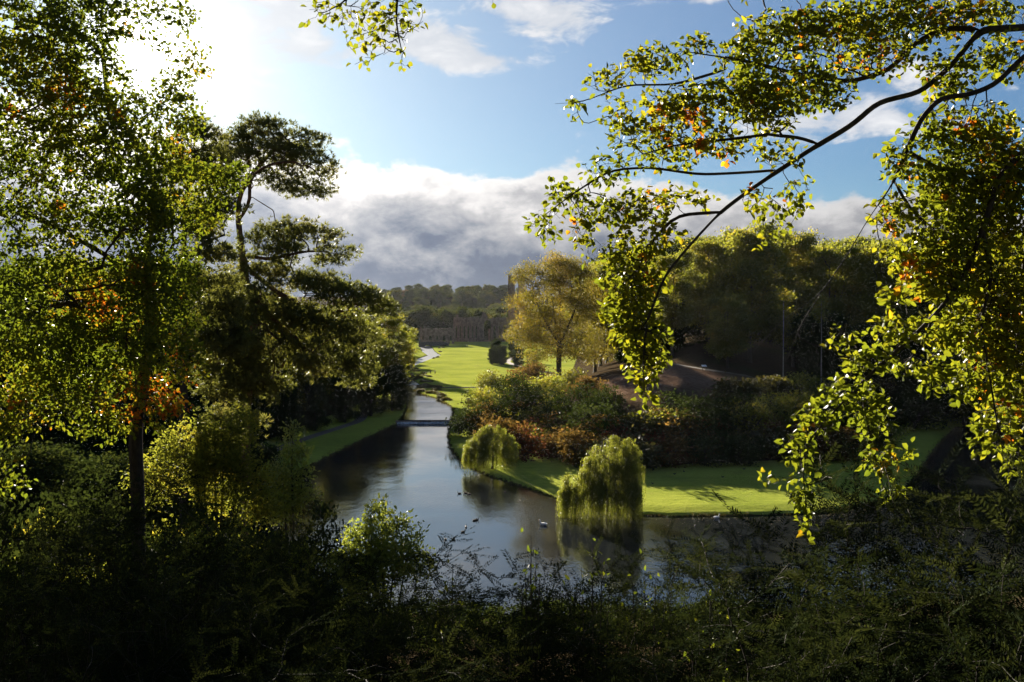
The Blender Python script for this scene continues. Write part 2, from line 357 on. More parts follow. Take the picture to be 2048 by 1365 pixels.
def build_ground():
    xs = axis(-3000, 3000, (-62, 132), 0.8, 1.10)
    ys = np.concatenate([axis(-80, 84, (84, 84), 0.8, 1.07)[:-1], np.arange(84, 300, 0.8), np.arange(300, 400, 1.3), np.arange(400, 760, 2.6), axis(760, 4200, (760, 762), 2.6, 1.06)])
    ys = np.unique(np.round(ys, 3))
    X, Y = np.meshgrid(xs, ys)
    z, lawn, dd, dm, dl, dn = terrain(X, Y, True)
    nx, ny = len(xs), len(ys)
    i = np.arange(nx-1)[None, :]+nx*np.arange(ny-1)[:, None]
    Fq = np.stack([i, i+1, i+1+nx, i+nx], -1).reshape(-1, 4)
    bank = smooth(0.9, 0.2, dd)
    cx, cyy = W(1330, 750, 232)[:2]
    soil = np.exp(-(((X.ravel()-cx)/26)**2+((Y.ravel()-cyy)/16)**2))*smooth(0, 12, dm)
    me = mesh('ground', np.c_[X.ravel(), Y.ravel(), z], [Fq], None, {'lawn': lawn, 'bank': bank, 'soil': np.clip(soil*1.6, 0, 1)})
    m, nt, b, out = mat('ground')
    tc = nt.nodes.new('ShaderNodeTexCoord'); pos = tc.outputs['Object']
    at = lambda k: (lambda n: (setattr(n, 'attribute_name', k), E(nt, n.outputs['Fac']))[1])(nt.nodes.new('ShaderNodeAttribute'))
    na = noise(nt, pos, 0.05, 5, 0.6); nb = noise(nt, pos, 0.9, 6, 0.65); nc = noise(nt, pos, 6.0, 4, 0.7)
    mp = nt.nodes.new('ShaderNodeMapping'); mp.inputs['Scale'].default_value = (0.06, 0.9, 1); mp.inputs['Rotation'].default_value = (0, 0, 0.12); nt.links.new(pos, mp.inputs[0])
    ns = noise(nt, mp.outputs[0], 1.0, 4, 0.6)
    g = mixc(nt, (na*0.5+nb*0.25+ns*0.25).step(0.38, 0.62), (0.24, 0.285, 0.044), (0.40, 0.425, 0.072))  # greens lighter than real grass: glow of backlit blades put into the colour
    g = mixc(nt, nc.step(0.35, 0.75)*0.45, g, (0.13, 0.175, 0.018))
    wood = mixc(nt, nb.step(0.3, 0.7), (0.030, 0.024, 0.014), (0.075, 0.052, 0.030))
    wood = mixc(nt, na.step(0.5, 0.7)*0.7, wood, (0.030, 0.042, 0.014))
    wood = mixc(nt, at('soil'), wood, mixc(nt, nb.step(0.3, 0.75), (0.13, 0.078, 0.050), (0.23, 0.15, 0.10)))
    lm = (at('lawn') + (nb-0.5)*0.5).step(0.35, 0.65)
    g = mixc(nt, noise(nt, pos, 0.16, 6, 0.7).step(0.56, 0.74)*0.5, g, (0.20, 0.18, 0.06))
    c = mixc(nt, lm, wood, g)
    c = mixc(nt, (at('bank')+(nb-0.5)*0.7).step(0.3, 0.6), c, mixc(nt, nc, (0.022, 0.020, 0.010), (0.065, 0.060, 0.022)))
    nt.links.new(c, b.inputs['Base Color']); b.inputs['Roughness'].default_value = 1.0; b.inputs['Specular IOR Level'].default_value = 0.0
    bp = nt.nodes.new('ShaderNodeBump'); bp.inputs['Strength'].default_value = 1.0; bp.inputs['Distance'].default_value = 0.45
    nt.links.new((nb*0.6+nc*0.4).k, bp.inputs['Height']); nt.links.new(bp.outputs[0], b.inputs['Normal'])
    me.materials.append(m)
    tag(obj('ground', me), kind='structure')
build_ground()

def water_mat(name='water', rough=0.05, amp=1.0):
    m, nt, b, out = mat(name)
    tc = nt.nodes.new('ShaderNodeTexCoord'); pos = tc.outputs['Object']
    b.inputs['Base Color'].default_value = (0.011, 0.013, 0.015, 1); b.inputs['Roughness'].default_value = rough
    b.inputs['IOR'].default_value = 1.40; b.inputs['Specular IOR Level'].default_value = 0.5
    mp = nt.nodes.new('ShaderNodeMapping'); mp.inputs['Scale'].default_value = (1.0, 0.55, 1); mp.inputs['Rotation'].default_value = (0, 0, 0.35); nt.links.new(pos, mp.inputs[0])
    n1 = noise(nt, mp.outputs[0], 2.4, 3, 0.6); n2 = noise(nt, mp.outputs[0], 0.45, 3, 0.5)
    calm = noise(nt, pos, 0.045, 4, 0.55).step(0.38, 0.66)*0.8+0.2     # wind-ruffled and calmer patches
    bp = nt.nodes.new('ShaderNodeBump'); bp.inputs['Strength'].default_value = 1.0; bp.inputs['Distance'].default_value = 1.0
    nt.links.new(((n1*0.034+n2*0.034)*calm*amp).k, bp.inputs['Height']); nt.links.new(bp.outputs[0], b.inputs['Normal'])
    return m
M['water'] = water_mat(); M['stream'] = water_mat('running_water', 0.38, 4.0)
def flat_poly(name, poly, z, grow):
    P = np.asarray(poly, float); c = P.mean(0)
    me = bpy.data.meshes.new(name); me.from_pydata([(x, y, z) for x, y in P], [], [tuple(range(len(P)))]); me.update(); me.materials.append(M['water'])
    return tag(obj(name, me), kind='structure')
wm = bpy.data.meshes.new('river'); wm.from_pydata([(-70, 86, 0), (175, 86, 0), (175, 310, 0), (-15.2, 310, 0), (-15.2, 259.5, 0), (-70, 259.5, 0)], [], [(0, 1, 2, 3, 4, 5)]); wm.update(); wm.materials.append(M['water'])
tag(obj('river', wm), kind='structure')
wm = bpy.data.meshes.new('pond'); wm.from_pydata([(-60, 259.9, ZU), (-10, 259.9, ZU), (-10, 300, ZU), (-25, 388, ZU), (-60, 388, ZU)], [], [(0, 1, 2, 3, 4)]); wm.update(); wm.materials.append(M['water'])
tag(obj('pond', wm), kind='structure')
def ribbon(name, pts, hw, zf, m, sub=8):
    P = np.asarray(pts, float); t = np.linspace(0, len(P)-1, (len(P)-1)*sub+1)
    Q = np.stack([np.interp(t, np.arange(len(P)), P[:, k]) for k in (0, 1)], 1)
    for _ in range(4): Q[1:-1] = (Q[:-2]+2*Q[1:-1]+Q[2:])/4
    T = nrm(np.gradient(Q, axis=0)); Nn = np.c_[T[:, 1], -T[:, 0]]
    rows = [Q+Nn*o for o in np.linspace(-hw, hw, 5)]
    V = np.concatenate([np.c_[r, zf(r)] for r in rows]); n = len(Q); Fq = []
    for k in range(4):
        i = np.arange(n-1)+k*n; Fq.append(np.stack([i, i+n, i+n+1, i+1], 1))
    return tag(obj(name, mesh(name, V, [np.concatenate(Fq)], m)), kind='structure')
ribbon('stream', [(-38.5, 387)]+STREAM[1:], 5.2, lambda r: np.interp(r[:, 1], FARL_Y, FARL_Z)-0.78, M['stream'])
M['path'] = noisy('gravel_path', (0.11, 0.085, 0.062), (0.21, 0.165, 0.125), 1.2, 0.95, 0.02)
drape = lambda r: terrain(r[:, 0], r[:, 1])+0.07
ribbon('path', [g2(440, 945, 1), g2(520, 910, 1), g2(610, 876, 1), g2(720, 841, 1), (-43, 300)], 1.3, drape, M['path'], 14)
ribbon('path', [(18, 440), (8, 470), (2, 490), (-3, 520), (2, 580), (6, 650)], 1.6, drape, M['path'], 14)
ribbon('path', [W(1290, 708, 246)[:2], W(1340, 706, 246)[:2], W(1410, 707, 247)[:2], W(1500, 700, 255)[:2]], 1.5, drape, M['path'], 14)

# ------------------------------------------------------------------ growing plants
def grow(trunk, targets, step, origin=None, curve=0.35, sag=0.0, seed=0, avoid_low=0.0):
    """trunk: list of polylines, (start node is nearest existing node); targets: points the twigs must reach. Returns nodes, parents, per-node twig count"""
    rng = R(seed); cap = 400000
    N = np.zeros((cap, 3)); D = np.zeros((cap, 3)); par = np.full(cap, -1, int); n = 0
    isroot = 0
    for poly in trunk:
        P = np.asarray(poly, float)
        L = np.r_[0, np.cumsum(np.linalg.norm(np.diff(P, axis=0), axis=1))]
        k = max(2, int(L[-1]/(step*1.5))+1); t = np.linspace(0, L[-1], k)
        Q = np.stack([np.interp(t, L, P[:, a]) for a in range(3)], 1)
        for _ in range(2): Q[1:-1] = (Q[:-2]+2*Q[1:-1]+Q[2:])/4
        if n == 0: p = -1
        else: p = int(np.argmin(((N[:n]-Q[0])**2).sum(1)))
        for q in Q:
            N[n] = q; par[n] = p
            D[n] = nrm(q-N[p]) if p >= 0 else np.array([0, 0, 1.0])
            p = n; n += 1
    ntr = n
    T = np.asarray(targets, float)
    d0 = np.array([np.min(((N[:ntr]-t)**2).sum(1)) for t in T]); order = np.argsort(d0)
    for t in T[order]:
        v = t-N[:n]; dist = np.linalg.norm(v, axis=1)
        fwd = (v*D[:n]).sum(1)/np.maximum(dist, 1e-6)
        cost = dist*(1.25-0.35*fwd)
        if avoid_low: cost += avoid_low*np.maximum(0, N[:n, 2]-t[2])
        i = int(np.argmin(cost)); d = dist[i]
        if d < step*0.5: continue
        k = max(1, int(round(d/step))); s = (np.arange(k)+1)/k
        c = N[i]+D[i]*d*curve+rng.normal(size=3)*d*0.07+np.array([0, 0, 0.10*d-sag*d])
        Q = ((1-s)**2)[:, None]*N[i]+(2*s*(1-s))[:, None]*c+(s**2)[:, None]*t
        if k > 2: Q[:-1] += rng.normal(size=(k-1, 3))*step*0.10
        p = i
        for q in Q:
            N[n] = q; par[n] = p; D[n] = nrm(q-N[p]); p = n; n += 1
    N, par, D = N[:n], par[:n], D[:n]
    has = np.zeros(n, bool); has[par[par >= 0]] = True
    cnt = (~has).astype(float)
    for i in range(n-1, -1, -1):
        if par[i] >= 0: cnt[par[i]] += cnt[i]
    return N, par, D, cnt, ntr
def wood_mesh(name, g, m, r_tip, power=0.5, rmax=None, sides=5, min_r=0.0, rbase=None):
    N, par, D, cnt, ntr = g
    r = r_tip*cnt**power
    if rmax: r = np.minimum(r, rmax)
    if rbase is not None:                            # root flare
        h = N[:, 2]-N[0, 2]; r = np.where(np.arange(len(N)) < ntr, r*(1+0.7*np.exp(-np.maximum(h, 0)/rbase)), r)
    e = np.nonzero((par >= 0) & (r >= min_r))[0]; p = par[e]
    best = np.full(len(N), -1); o = np.argsort(cnt[e], kind='stable'); best[p[o]] = e[o]
    main = best[p] == e
    r1 = r[e]; r0 = np.where(main, r[p], np.minimum(r[p], r1*1.25))
    d1 = D[e]; d0 = np.where(main[:, None], np.where((par[p] >= 0)[:, None], D[p], D[e]), D[e])
    def ring(c, d, rr):
        ref = np.array([0.35, 0.87, 0.33]); a = nrm(np.cross(d, ref)); b = np.cross(d, a)
        an = np.arange(sides)*2*math.pi/sides
        return c[:, None]+rr[:, None, None]*(np.cos(an)[None, :, None]*a[:, None]+np.sin(an)[None, :, None]*b[:, None])
    A = ring(N[p], d0, r0); B = ring(N[e], d1, r1); k = len(e)
    V = np.concatenate([A, B], 1).reshape(-1, 3)
    base = np.arange(k)[:, None]*2*sides; j = np.arange(sides); j2 = (j+1) % sides
    Fq = np.stack([base+j, base+j2, base+j2+sides, base+j+sides], -1).reshape(-1, 4)
    return mesh(name, V, [Fq], m)
def leaves(name, P, A, Nn, L, Wd, m, tint, fine=False, fold=0.25):
    """P base points, A axis, Nn normal, L lengths, Wd widths"""
    n = len(P); A = nrm(A); S = nrm(np.cross(Nn, A)); U = np.cross(A, S)
    L = np.broadcast_to(L, (n,))[:, None]; Wd = np.broadcast_to(Wd, (n,))[:, None]
    if fine:
        h = Wd*0.5; up = U*h*fold*2
        V = np.stack([P, P+A*L*0.30+S*h+up, P+A*L*0.68+S*h*0.82+up*0.8-U*L*0.04, P+A*L-U*L*0.10, P+A*L*0.68-S*h*0.82+up*0.8-U*L*0.04, P+A*L*0.30-S*h+up], 1).reshape(-1, 3)
        b = np.arange(n)[:, None]*6
        Fq = np.concatenate([b+np.array([0, 1, 2, 3]), b+np.array([0, 3, 4, 5])]); k = 6
    else:
        V = np.stack([P, P+A*L*0.45+S*Wd*0.5, P+A*L, P+A*L*0.45-S*Wd*0.5], 1).reshape(-1, 3)
        Fq = np.arange(n)[:, None]*4+np.arange(4); k = 4
    return mesh(name, V, [Fq], m, np.repeat(tint, k))
def blobs(bl, n, seed, shell=0.45):
    """ellipsoids (cx,cy,cz,rx,ry,rz[,weight]) -> n points, mostly towards their skins"""
    rng = R(seed); bl = np.asarray(bl, float)
    vol = (bl[:, 3]*bl[:, 4]*bl[:, 5])**0.8
    if bl.shape[1] > 6: vol = vol*bl[:, 6]
    k = rng.choice(len(bl), n, p=vol/vol.sum())
    d = nrm(rng.normal(size=(n, 3))); r = rng.uniform(0, 1, n)**shell
    return bl[k, :3]+d*r[:, None]*bl[k, 3:6]
def tuft_leaves(g, n_per, spread, size, seed, m, maxcnt=1.5, flat=0.6, fine=False, lean=0.0, tint_scale=6.0, tint_amp=0.55, aspect=0.62, center=None):
    N, par, D, cnt, ntr = g; rng = R(seed)
    tips = np.nonzero(cnt <= maxcnt)[0]; tips = tips[tips >= ntr] if len(tips[tips >= ntr]) else tips
    P = np.repeat(N[tips], n_per, 0)+rng.normal(size=(len(tips)*n_per, 3))*spread*np.array([1, 1, flat])
    A = rng.normal(size=P.shape)+np.repeat(D[tips], n_per, 0)*0.8+np.array([0, 0, -lean])
    Nn = rng.normal(size=P.shape)+np.array([0, 0, 0.7])
    t = np.clip(vn(P, tint_scale)*tint_amp+rng.uniform(0, 1, len(P))*(1-tint_amp)*1.0, 0, 1)
    s = size*rng.uniform(0.65, 1.3, len(P))
    return leaves('crown', P, A, Nn, s, s*aspect, m, t, fine)

def crown_blobs(H, rad, base, seed, n=16, flat=0.75, top_heavy=0.0):
    rng = R(seed); out = []
    for i in range(n):
        u = (i+0.5)/n
        z = base*H+(1-base)*H*(u**(1-top_heavy*0.4))*0.88
        f = (z-base*H)/((1-base)*H)
        env = rad*np.sqrt(np.clip(1-(2*max(f, 0.0)*0.95-0.85)**2*0.85, 0.06, 1))
        a = i*2.4+rng.uniform(-0.5, 0.5); rr = env*rng.uniform(0.35, 0.78)
        b = rad*rng.uniform(0.26, 0.44)
        out.append((rr*math.cos(a), rr*math.sin(a), z, b, b, b*flat))
    out.append((0, 0, H*0.86, rad*0.36, rad*0.36, H*0.11))
    return out
HT = {}
def make_tree(name, cat, H, rad, base, seed, lm, bark, n_t=420, n_per=26, size=0.5, spread=0.75, trunk_r=0.45, n=16, fork=True, flat=0.75, r_tip=0.03, lean=0.0, tint_scale=5.0, th=0.0):
    rng = R(seed+1)
    bl = crown_blobs(H, rad, base, seed, n, flat, th)
    T = blobs(bl, n_t, seed+2)
    top = [(0, 0, -0.6), (rng.uniform(-.2, .2), rng.uniform(-.2, .2), H*0.2), (rng.uniform(-.5, .5), rng.uniform(-.5, .5), H*0.42), (rng.uniform(-.9, .9), rng.uniform(-.9, .9), H*0.72)]
    tr = [top]
    if fork:
        for k in range(4):
            a = k*1.57+rng.uniform(-.4, .4); b = np.array(top[1])*0.5+np.array(top[2])*0.5
            q = np.array([math.cos(a)*rad*0.55, math.sin(a)*rad*0.55, H*rng.uniform(0.62, 0.8)])
            tr.append([b, b*0.55+q*0.45+np.array([0, 0, -H*0.03]), q])
    g = grow(tr, T, rad*0.09, seed=seed, avoid_low=0.25)
    root = thing(name, '', cat)
    obj('trunk', wood_mesh('trunk', g, bark, r_tip, 0.5, trunk_r, 6, 0.0, 1.2), root)
    obj('crown', tuft_leaves(g, n_per, spread, size, seed+3, lm, lean=lean, tint_scale=tint_scale), root)
    HT[root.name] = float(H)
    return root
def ray_ground(px, py, y0=95.0, y1=760.0):           # where the eye's ray through a photo pixel meets the land
    Y = np.arange(y0, y1, 1.0); z = terrain((px-CX)*Y/F, Y); r = HC-(py-HY)*Y/F
    k = np.nonzero(z >= r)[0]; return Y[k[0]] if len(k) else y1
def bush_at(proto, px, top, hp, rz, label, wide=1.0, group=None):
    Y = ray_ground(px, top+hp*0.92); x = (px-CX)*Y/F; z = hz(x, Y)
    s = (HC-(top-HY)*Y/F-z+0.3)/HT[proto.name]
    return place(proto, (x, Y, z-0.3), rz, (s*wide, s*wide, s), label, group)
def plant_at(proto, px, top, Y, rz, label, group=None, wide=1.0, smin=0.25, sink=0.3):
    x = (px-CX)*Y/F; z = hz(x, Y); h = HC-(top-HY)*Y/F-z
    s = max(smin, h/HT[proto.name])
    return place(proto, (x, Y, z-sink*s), rz, (s*wide, s*wide, s), label, group)

# ------------------------------------------------------------------ abbey ruin, tower, bridge, weir
def arch(cx, hw, z0, zs, za, k=7):                   # pointed arch outline, bottom-left round to bottom-right
    L = [(cx-hw, z0)]+[(cx-hw*math.cos(math.pi/2*i/k)**0.8 if i < k else cx, zs+(za-zs)*math.sin(math.pi/2*i/k)) for i in range(k+1)]
    return L+[(2*cx-x, z) for x, z in L[-2::-1]]
def bay(mb, x0, x1, z0, z1, y0, y1, win=None):       # a stretch of wall, with one pointed window (centre, half width, sill, spring, apex)
    if not win: mb.prism([(x0, z0), (x1, z0), (x1, z1), (x0, z1)], y0, y1); return
    cx, hw, a, s, p = win; o = arch(cx, hw, a, s, p); h = len(o)//2
    if a > z0: mb.prism([(x0, z0), (x1, z0), (x1, a), (x0, a)], y0, y1)
    mb.prism([(x0, a)]+[q for q in o[:h+1]]+[(cx, z1), (x0, z1)], y0, y1)
    mb.prism([(cx, z1)]+[q for q in o[h:]]+[(x1, a), (x1, z1)], y0, y1)
def ragged(mb, x0, x1, z, y0, y1, seed, amp):        # broken wall top
    rng = R(seed); x = x0
    while x < x1-0.3:
        w = min(rng.uniform(0.6, 1.8), x1-x); mb.box(x+0.01, x+w-0.01, y0+0.05, y1-0.05, z, z+rng.uniform(0.1, amp)); x += w
def at_px(px, Y): return (px-CX)*Y/F
YA = 742.0; PX = YA/F
def build_abbey():
    z0 = 6.4; x0, x1 = at_px(909, YA), at_px(1024, YA); zt = HC-(638-HY)*PX
    t = thing('abbey_ruin', 'long roofless abbey church with buttresses and a gable, across the far lawn', 'ruin', (0, YA, 0))
    mb = MB(); gx0, gx1 = at_px(957, YA), at_px(984, YA)
    nb = 6; xs = np.linspace(x0, gx0, nb//2*2+1)
    for a, b in zip(xs[:-1], xs[1:]):
        bay(mb, a, b, z0, zt, -1, 1, ((a+b)/2, (b-a)*0.23, z0+4.2, z0+10.5, z0+13.2))
    xr = np.linspace(gx1, x1, 5)
    for a, b in zip(xr[:-1], xr[1:]):
        bay(mb, a, b, z0, zt, -1, 1, ((a+b)/2, (b-a)*0.24, z0+4.2, z0+10.5, z0+13.2))
    gc = at_px(974, YA)
    bay(mb, gx0, gx1, z0, zt-0.2, -1.4, 1.2, (gc+0.6, 3.0, z0+2.5, z0+13.2, z0+17.6))
    for s, q in ((61, (x0, gx0)), (62, (gx1, x1))): ragged(mb, q[0], q[1], zt, -1, 1, s, 1.3)
    mb.build('wall', M['stone'], t)
    gb = MB(); apex = HC-(624-HY)*PX
    gb.prism([(gx0, zt-0.19), (gx1-3.0, zt-0.19), (gx1-3.4, zt+2.0), (at_px(968, YA), apex), (at_px(965, YA), apex), (gx0+2.2, zt+1.2)], -1.3, 1.1); gb.build('gable', M['stone'], t)
    tb = MB(); tb.box(at_px(912, YA), at_px(916.5, YA), -1.1, 1.1, zt+0.3, HC-(630-HY)*PX); tb.build('stair_turret', M['stone'], t)
    for x in list(xs)[:-1]+[gx0, gx1]+list(xr)[1:]:
        bb = MB(); w = 0.85; bb.box(x-w, x+w, -3.2, -1.42, z0, z0+9.5); bb.box(x-w*0.85, x+w*0.85, -2.6, -1.41, z0+9.49, zt-0.5, 0.05)
        bb.prism([(x-w*0.85, zt-0.5), (x+w*0.85, zt-0.5), (x, zt+1.2)], -2.3, -1.43); bb.build('buttress', M['stone'], t)
    for i in range(6):                               # inner arcade seen through the openings
        a = x0+4+i*7; rb = MB(); rb.box(a, a+1.3, 12, 13.5, z0, z0+11); rb.build('pier', M['stone'], t)
    # lower range to the left, nearer the stream
    YL = 716.0; t2 = thing('abbey_range', 'low broken abbey wall of brown stone left of the tall church and behind the stream', 'ruin', (0, YL, 0))
    a, b = at_px(840, YL), at_px(909, YL); z0 = 5.2; zt = HC-(659-HY)*YL/F; mb = MB(); xs = np.linspace(a, b-0.2, 6)
    for i, (u, v) in enumerate(zip(xs[:-1], xs[1:])):
        bay(mb, u, v, z0, zt-(0.5 if i in (1, 3) else 0), -0.8, 0.8, ((u+v)/2, 1.1 if i % 2 else 0.8, z0+2.2, z0+5.5, z0+7.6))
    ragged(mb, a, b-0.3, zt, -0.8, 0.8, 63, 0.9); mb.build('wall', M['stone'], t2)
    for u in (a+0.6, a+3.5):
        bb = MB(); bb.box(u-0.7, u+0.7, -2.0, -0.82, z0, zt+0.6); bb.prism([(u-0.7, zt+0.6), (u+0.7, zt+0.6), (u, zt+1.6)], -1.8, -0.83); bb.build('buttress', M['stone'], t2)
    # tower
    YT = 770.0; c = at_px(1033, YT); hw = 5.3; z0 = 7; zt = HC-(554-HY)*YT/F
    t3 = thing('abbey_tower', 'tall square abbey tower half hidden by the golden tree', 'tower', (c, YT, 0))
    mb = MB(); lv = [z0, z0+12, z0+22, z0+32, zt]
    for side in range(4):
        m2 = MB()
        for u, v in zip(lv[:-1], lv[1:]): bay(m2, -hw, hw, u, v, -hw, -hw+1.0, (0, 1.3, u+2.5, u+(v-u)*0.6, u+(v-u)*0.82))
        ca, sa = [(1, 0), (0, 1), (-1, 0), (0, -1)][side]; k = 1.0 if side % 2 == 0 else 0.996
        V = np.concatenate(m2.V); V[:, 0] *= (1 if side % 2 == 0 else (hw-1.0)/hw*1.0)
        mb.add(np.c_[V[:, 0]*ca-V[:, 1]*sa, V[:, 0]*sa+V[:, 1]*ca, V[:, 2]], m2.F)
    mb.build('wall', M['stone'], t3)
    for sx in (-1, 1):
        for sy in (-1, 1):
            bb = MB(); cx, cyy = sx*(hw+0.45), sy*(hw+0.45)
            for zz, w in ((z0+16, 1.0), (z0+32, 0.85), (zt+0.5, 0.7)): bb.box(cx-w, cx+w, cyy-w, cyy+w, z0 if w == 1.0 else (z0+16 if w == .85 else z0+32), zz)
            bb.build('buttress', M['stone'], t3)
            pn = MB(); pn.box(cx-0.45, cx+0.45, cyy-0.45, cyy+0.45, zt+0.5, zt+2.6, 0.38); pn.build('pinnacle', M['stone'], t3)
    for i in range(5):
        u = -hw+0.3+i*2.25
        for q in (-hw+0.1, hw-0.6): pb = MB(); pb.box(u, u+1.3, q, q+0.5, zt, zt+1.2); pb.build('battlement', M['stone'], t3)
build_abbey()
def build_bridge():
    Y = 690.0; x0, x1 = at_px(839, Y), at_px(897, Y); zt = HC-(684-HY)*Y/F; zb = 3.5; cx = at_px(855, Y)
    t = thing('stone_bridge', 'dark stone bridge with one round arch carrying the stream under the abbey', 'bridge', (0, Y, 0))
    mb = MB(); bay(mb, x0, cx+4, zb, zt, 0, 5, (cx, 2.4, zb, zb+1.6, zb+3.6))
    mb.prism([(cx+4, zb), (x1, zb+2.0), (x1, zt-1.4), (cx+12, zt-0.4), (cx+4, zt)], 0, 5); mb.build('wall', M['stone_dark'], t)
    pb = MB(); pb.prism([(x0, zt), (cx+4, zt), (cx+12, zt-0.4), (cx+12, zt+0.5), (x0, zt+0.9)], 0.1, 0.6); pb.build('parapet', M['stone'], t)
    p2 = MB(); p2.box(x0-0.5, x0+0.9, -0.4, 1.0, zb, zt+1.6); p2.build('pier', M['stone_dark'], t)
build_bridge()
def build_weir():
    a, b = np.array(g2(794, 846, .3)), np.array(g2(903, 845, .3)); L = np.linalg.norm(b-a); rz = math.atan2(b[1]-a[1], b[0]-a[0])
    t = thing('weir', 'low straight stone weir across the river between the two lawns', 'weir', (*((a+b)/2), 0), rz)
    mb = MB(); mb.box(-L/2-0.5, L/2+0.5, -0.35, 0.45, -1.0, 0.62); mb.build('sill', M['stone_dark'], t)
    c = MB(); rng = R(5); x = -L/2-0.4
    while x < L/2+0.3:
        w = rng.uniform(0.7, 1.2); c.box(x+0.01, x+w-0.015, -0.48, 0.5, 0.622, 0.80+rng.uniform(0, .05), 0.02); x += w
    c.build('coping', M['stone'], t)
    f = MB(); nx = 80; V = []; fr = R(6).normal(size=(nx, 4))*0.07
    for j in range(4):
        for i in range(nx): V.append((-L/2+L*i/(nx-1), -0.36-0.42*j+fr[i, j]*2, max(0.02, 0.55-0.6*(j/1.2) if j < 2 else 0.05)+abs(fr[i, j])*0.5))
    f.add(V, [(j*nx+i, j*nx+i+1, (j+1)*nx+i+1, (j+1)*nx+i) for j in range(3) for i in range(nx-1)])
    f.build('spill', noisy('white_water', (0.25, 0.25, 0.25), (0.8, 0.8, 0.8), 2.0, 0.5, 0.02), t, True)
build_weir()
def low_kerb():
    a, b = np.array(g2(872, 776, 1.3)), np.array(g2(972, 775, 1.3)); L = np.linalg.norm(b-a)
    mb = MB(); rng = R(8); x = 0
    while x < L-0.2:
        w = rng.uniform(0.5, 1.1); z = hz(*(a+(b-a)*(x+w/2)/L)); mb.box(x+.01, x+w-.02, -0.25, 0.25, z-0.3, z+0.34+rng.uniform(-.05, .07), 0.04); x += w
    o = mb.build('kerb', M['stone_dark']); o.location = (a[0], a[1], 0); o.rotation_euler = (0, 0, math.atan2(b[1]-a[1], b[0]-a[0]))
    tag(o, 'low dark stone kerb running across the sunlit lawn above the weir', 'kerb')
low_kerb()
def info_board():
    p = W(1408, 705, 244.5); z = hz(p[0], p[1])
    t = thing('sign_board', 'small white sign board on two posts at the top of the bare bank', 'sign', (p[0], p[1], z), 0.2)
    b = MB(); V = np.array([(-0.62, -0.4, 0.95), (0.62, -0.4, 0.95), (0.62, 0.28, 1.32), (-0.62, 0.28, 1.32)]); n = np.array([0, -0.02, 0.05])
    b.add(np.r_[V, V+n], [(3, 2, 1, 0), (4, 5, 6, 7), (0, 1, 5, 4), (1, 2, 6, 5), (2, 3, 7, 6), (3, 0, 4, 7)]); b.build('panel', plain('white_panel', (0.8, 0.8, 0.78), 0.4), t)
    for s in (-1, 1):
        q = MB(); q.box(s*0.45-0.05, s*0.45+0.05, -0.1, 0.0, -0.2, 1.09); q.build('post', M['bark_dark'], t)
info_board()

# ------------------------------------------------------------------ far and middle trees
TAU = 2*math.pi
oak = make_tree('oak_tree', 'tree', 26, 8.5, 0.20, 101, M['oak'], M['bark'], 330, 118, 0.46, 0.82, 0.55, 20)
ash = make_tree('ash_tree', 'tree', 28, 7.2, 0.28, 131, M['olive'], M['bark'], 310, 105, 0.43, 0.78, 0.5, 19, flat=0.9)
dark = make_tree('evergreen_tree', 'tree', 20, 6.5, 0.08, 151, M['evergreen'], M['bark'], 600, 62, 0.42, 0.9, 0.5, 20, flat=0.6)
gold = make_tree('golden_tree', 'tree', 32, 12.0, 0.22, 171, M['gold'], M['bark_dark'], 1000, 80, 0.36, 0.9, 0.62, 26, flat=0.6, r_tip=0.032, tint_scale=7)
rust_t = make_tree('amber_tree', 'tree', 20, 6.5, 0.18, 191, M['gold'], M['bark'], 300, 28, 0.5, 0.8, 0.4, 14)
hill_p = [make_tree('woodland_tree', 'tree', 15, 7.6, 0.02, 300+i*10, lm, M['bark'], 260, 40, 0.66, 1.0, 0.35, 15, fork=False, flat=0.75) for i, lm in enumerate((M['far_oak'], M['evergreen'], M['far_olive'], M['rust']))]

plant_at(gold, 1119, 497, 292, 0.6, 'broad golden autumn tree with a dark forked trunk in front of the tower', None, 1.0)
RW = [  # proto, px, top, Y, label
 (oak, 1500, 440, 290, 'huge dark domed oak rising highest over the wood'), (oak, 1585, 452, 305, 'wide dark oak just right of the highest dome'),
 (ash, 1420, 462, 300, 'tall olive green tree left of the highest dome'), (ash, 1345, 492, 285, 'tall open green tree behind the hanging beech spray'),
 (oak, 1240, 505, 335, 'round olive tree behind the right side of the golden tree'), (ash, 1290, 480, 330, 'slender grey green tree behind the hanging beech spray'),
 (rust_t, 1190, 560, 320, 'amber tree tucked against the right of the golden tree'), (ash, 1660, 478, 300, 'green tree above the pale bare trunk'),
 (oak, 1725, 470, 310, 'rounded oak behind the right hand beech leaves'), (oak, 1800, 474, 290, 'dark oak seen through the lower beech boughs'),
 (ash, 1880, 470, 280, 'tall tree behind the thick beech foliage'), (oak, 1960, 465, 270, 'dark oak behind the densest beech leaves'),
 (ash, 2045, 455, 262, 'tall tree at the far right behind the beech'), (oak, 1455, 585, 262, 'leafy young tree at the end of the bare bank'),
 (dark, 1255, 640, 300, 'dark evergreen beside the golden trunk'), (dark, 1330, 600, 315, 'dark evergreen above the bare bank'),
 (dark, 1640, 610, 268, 'dark evergreen under the pale bare trunk'), (dark, 1740, 640, 262, 'black green evergreen in deep shade behind the long shoots'),
 (dark, 1830, 650, 255, 'dark evergreen at the wood edge above the dim lawn'), (dark, 1930, 640, 250, 'dark evergreen above the end of the lawn'),
 (oak, 1990, 560, 240, 'shaded tree over the dark water at the right'), (oak, 2090, 540, 215, 'shaded tree at the right edge behind the leaves')]
rr = R(11)
for p, px, top, Y, lab in RW: plant_at(p, px, top, Y, rr.uniform(0, TAU), lab, None, rr.uniform(0.9, 1.12))
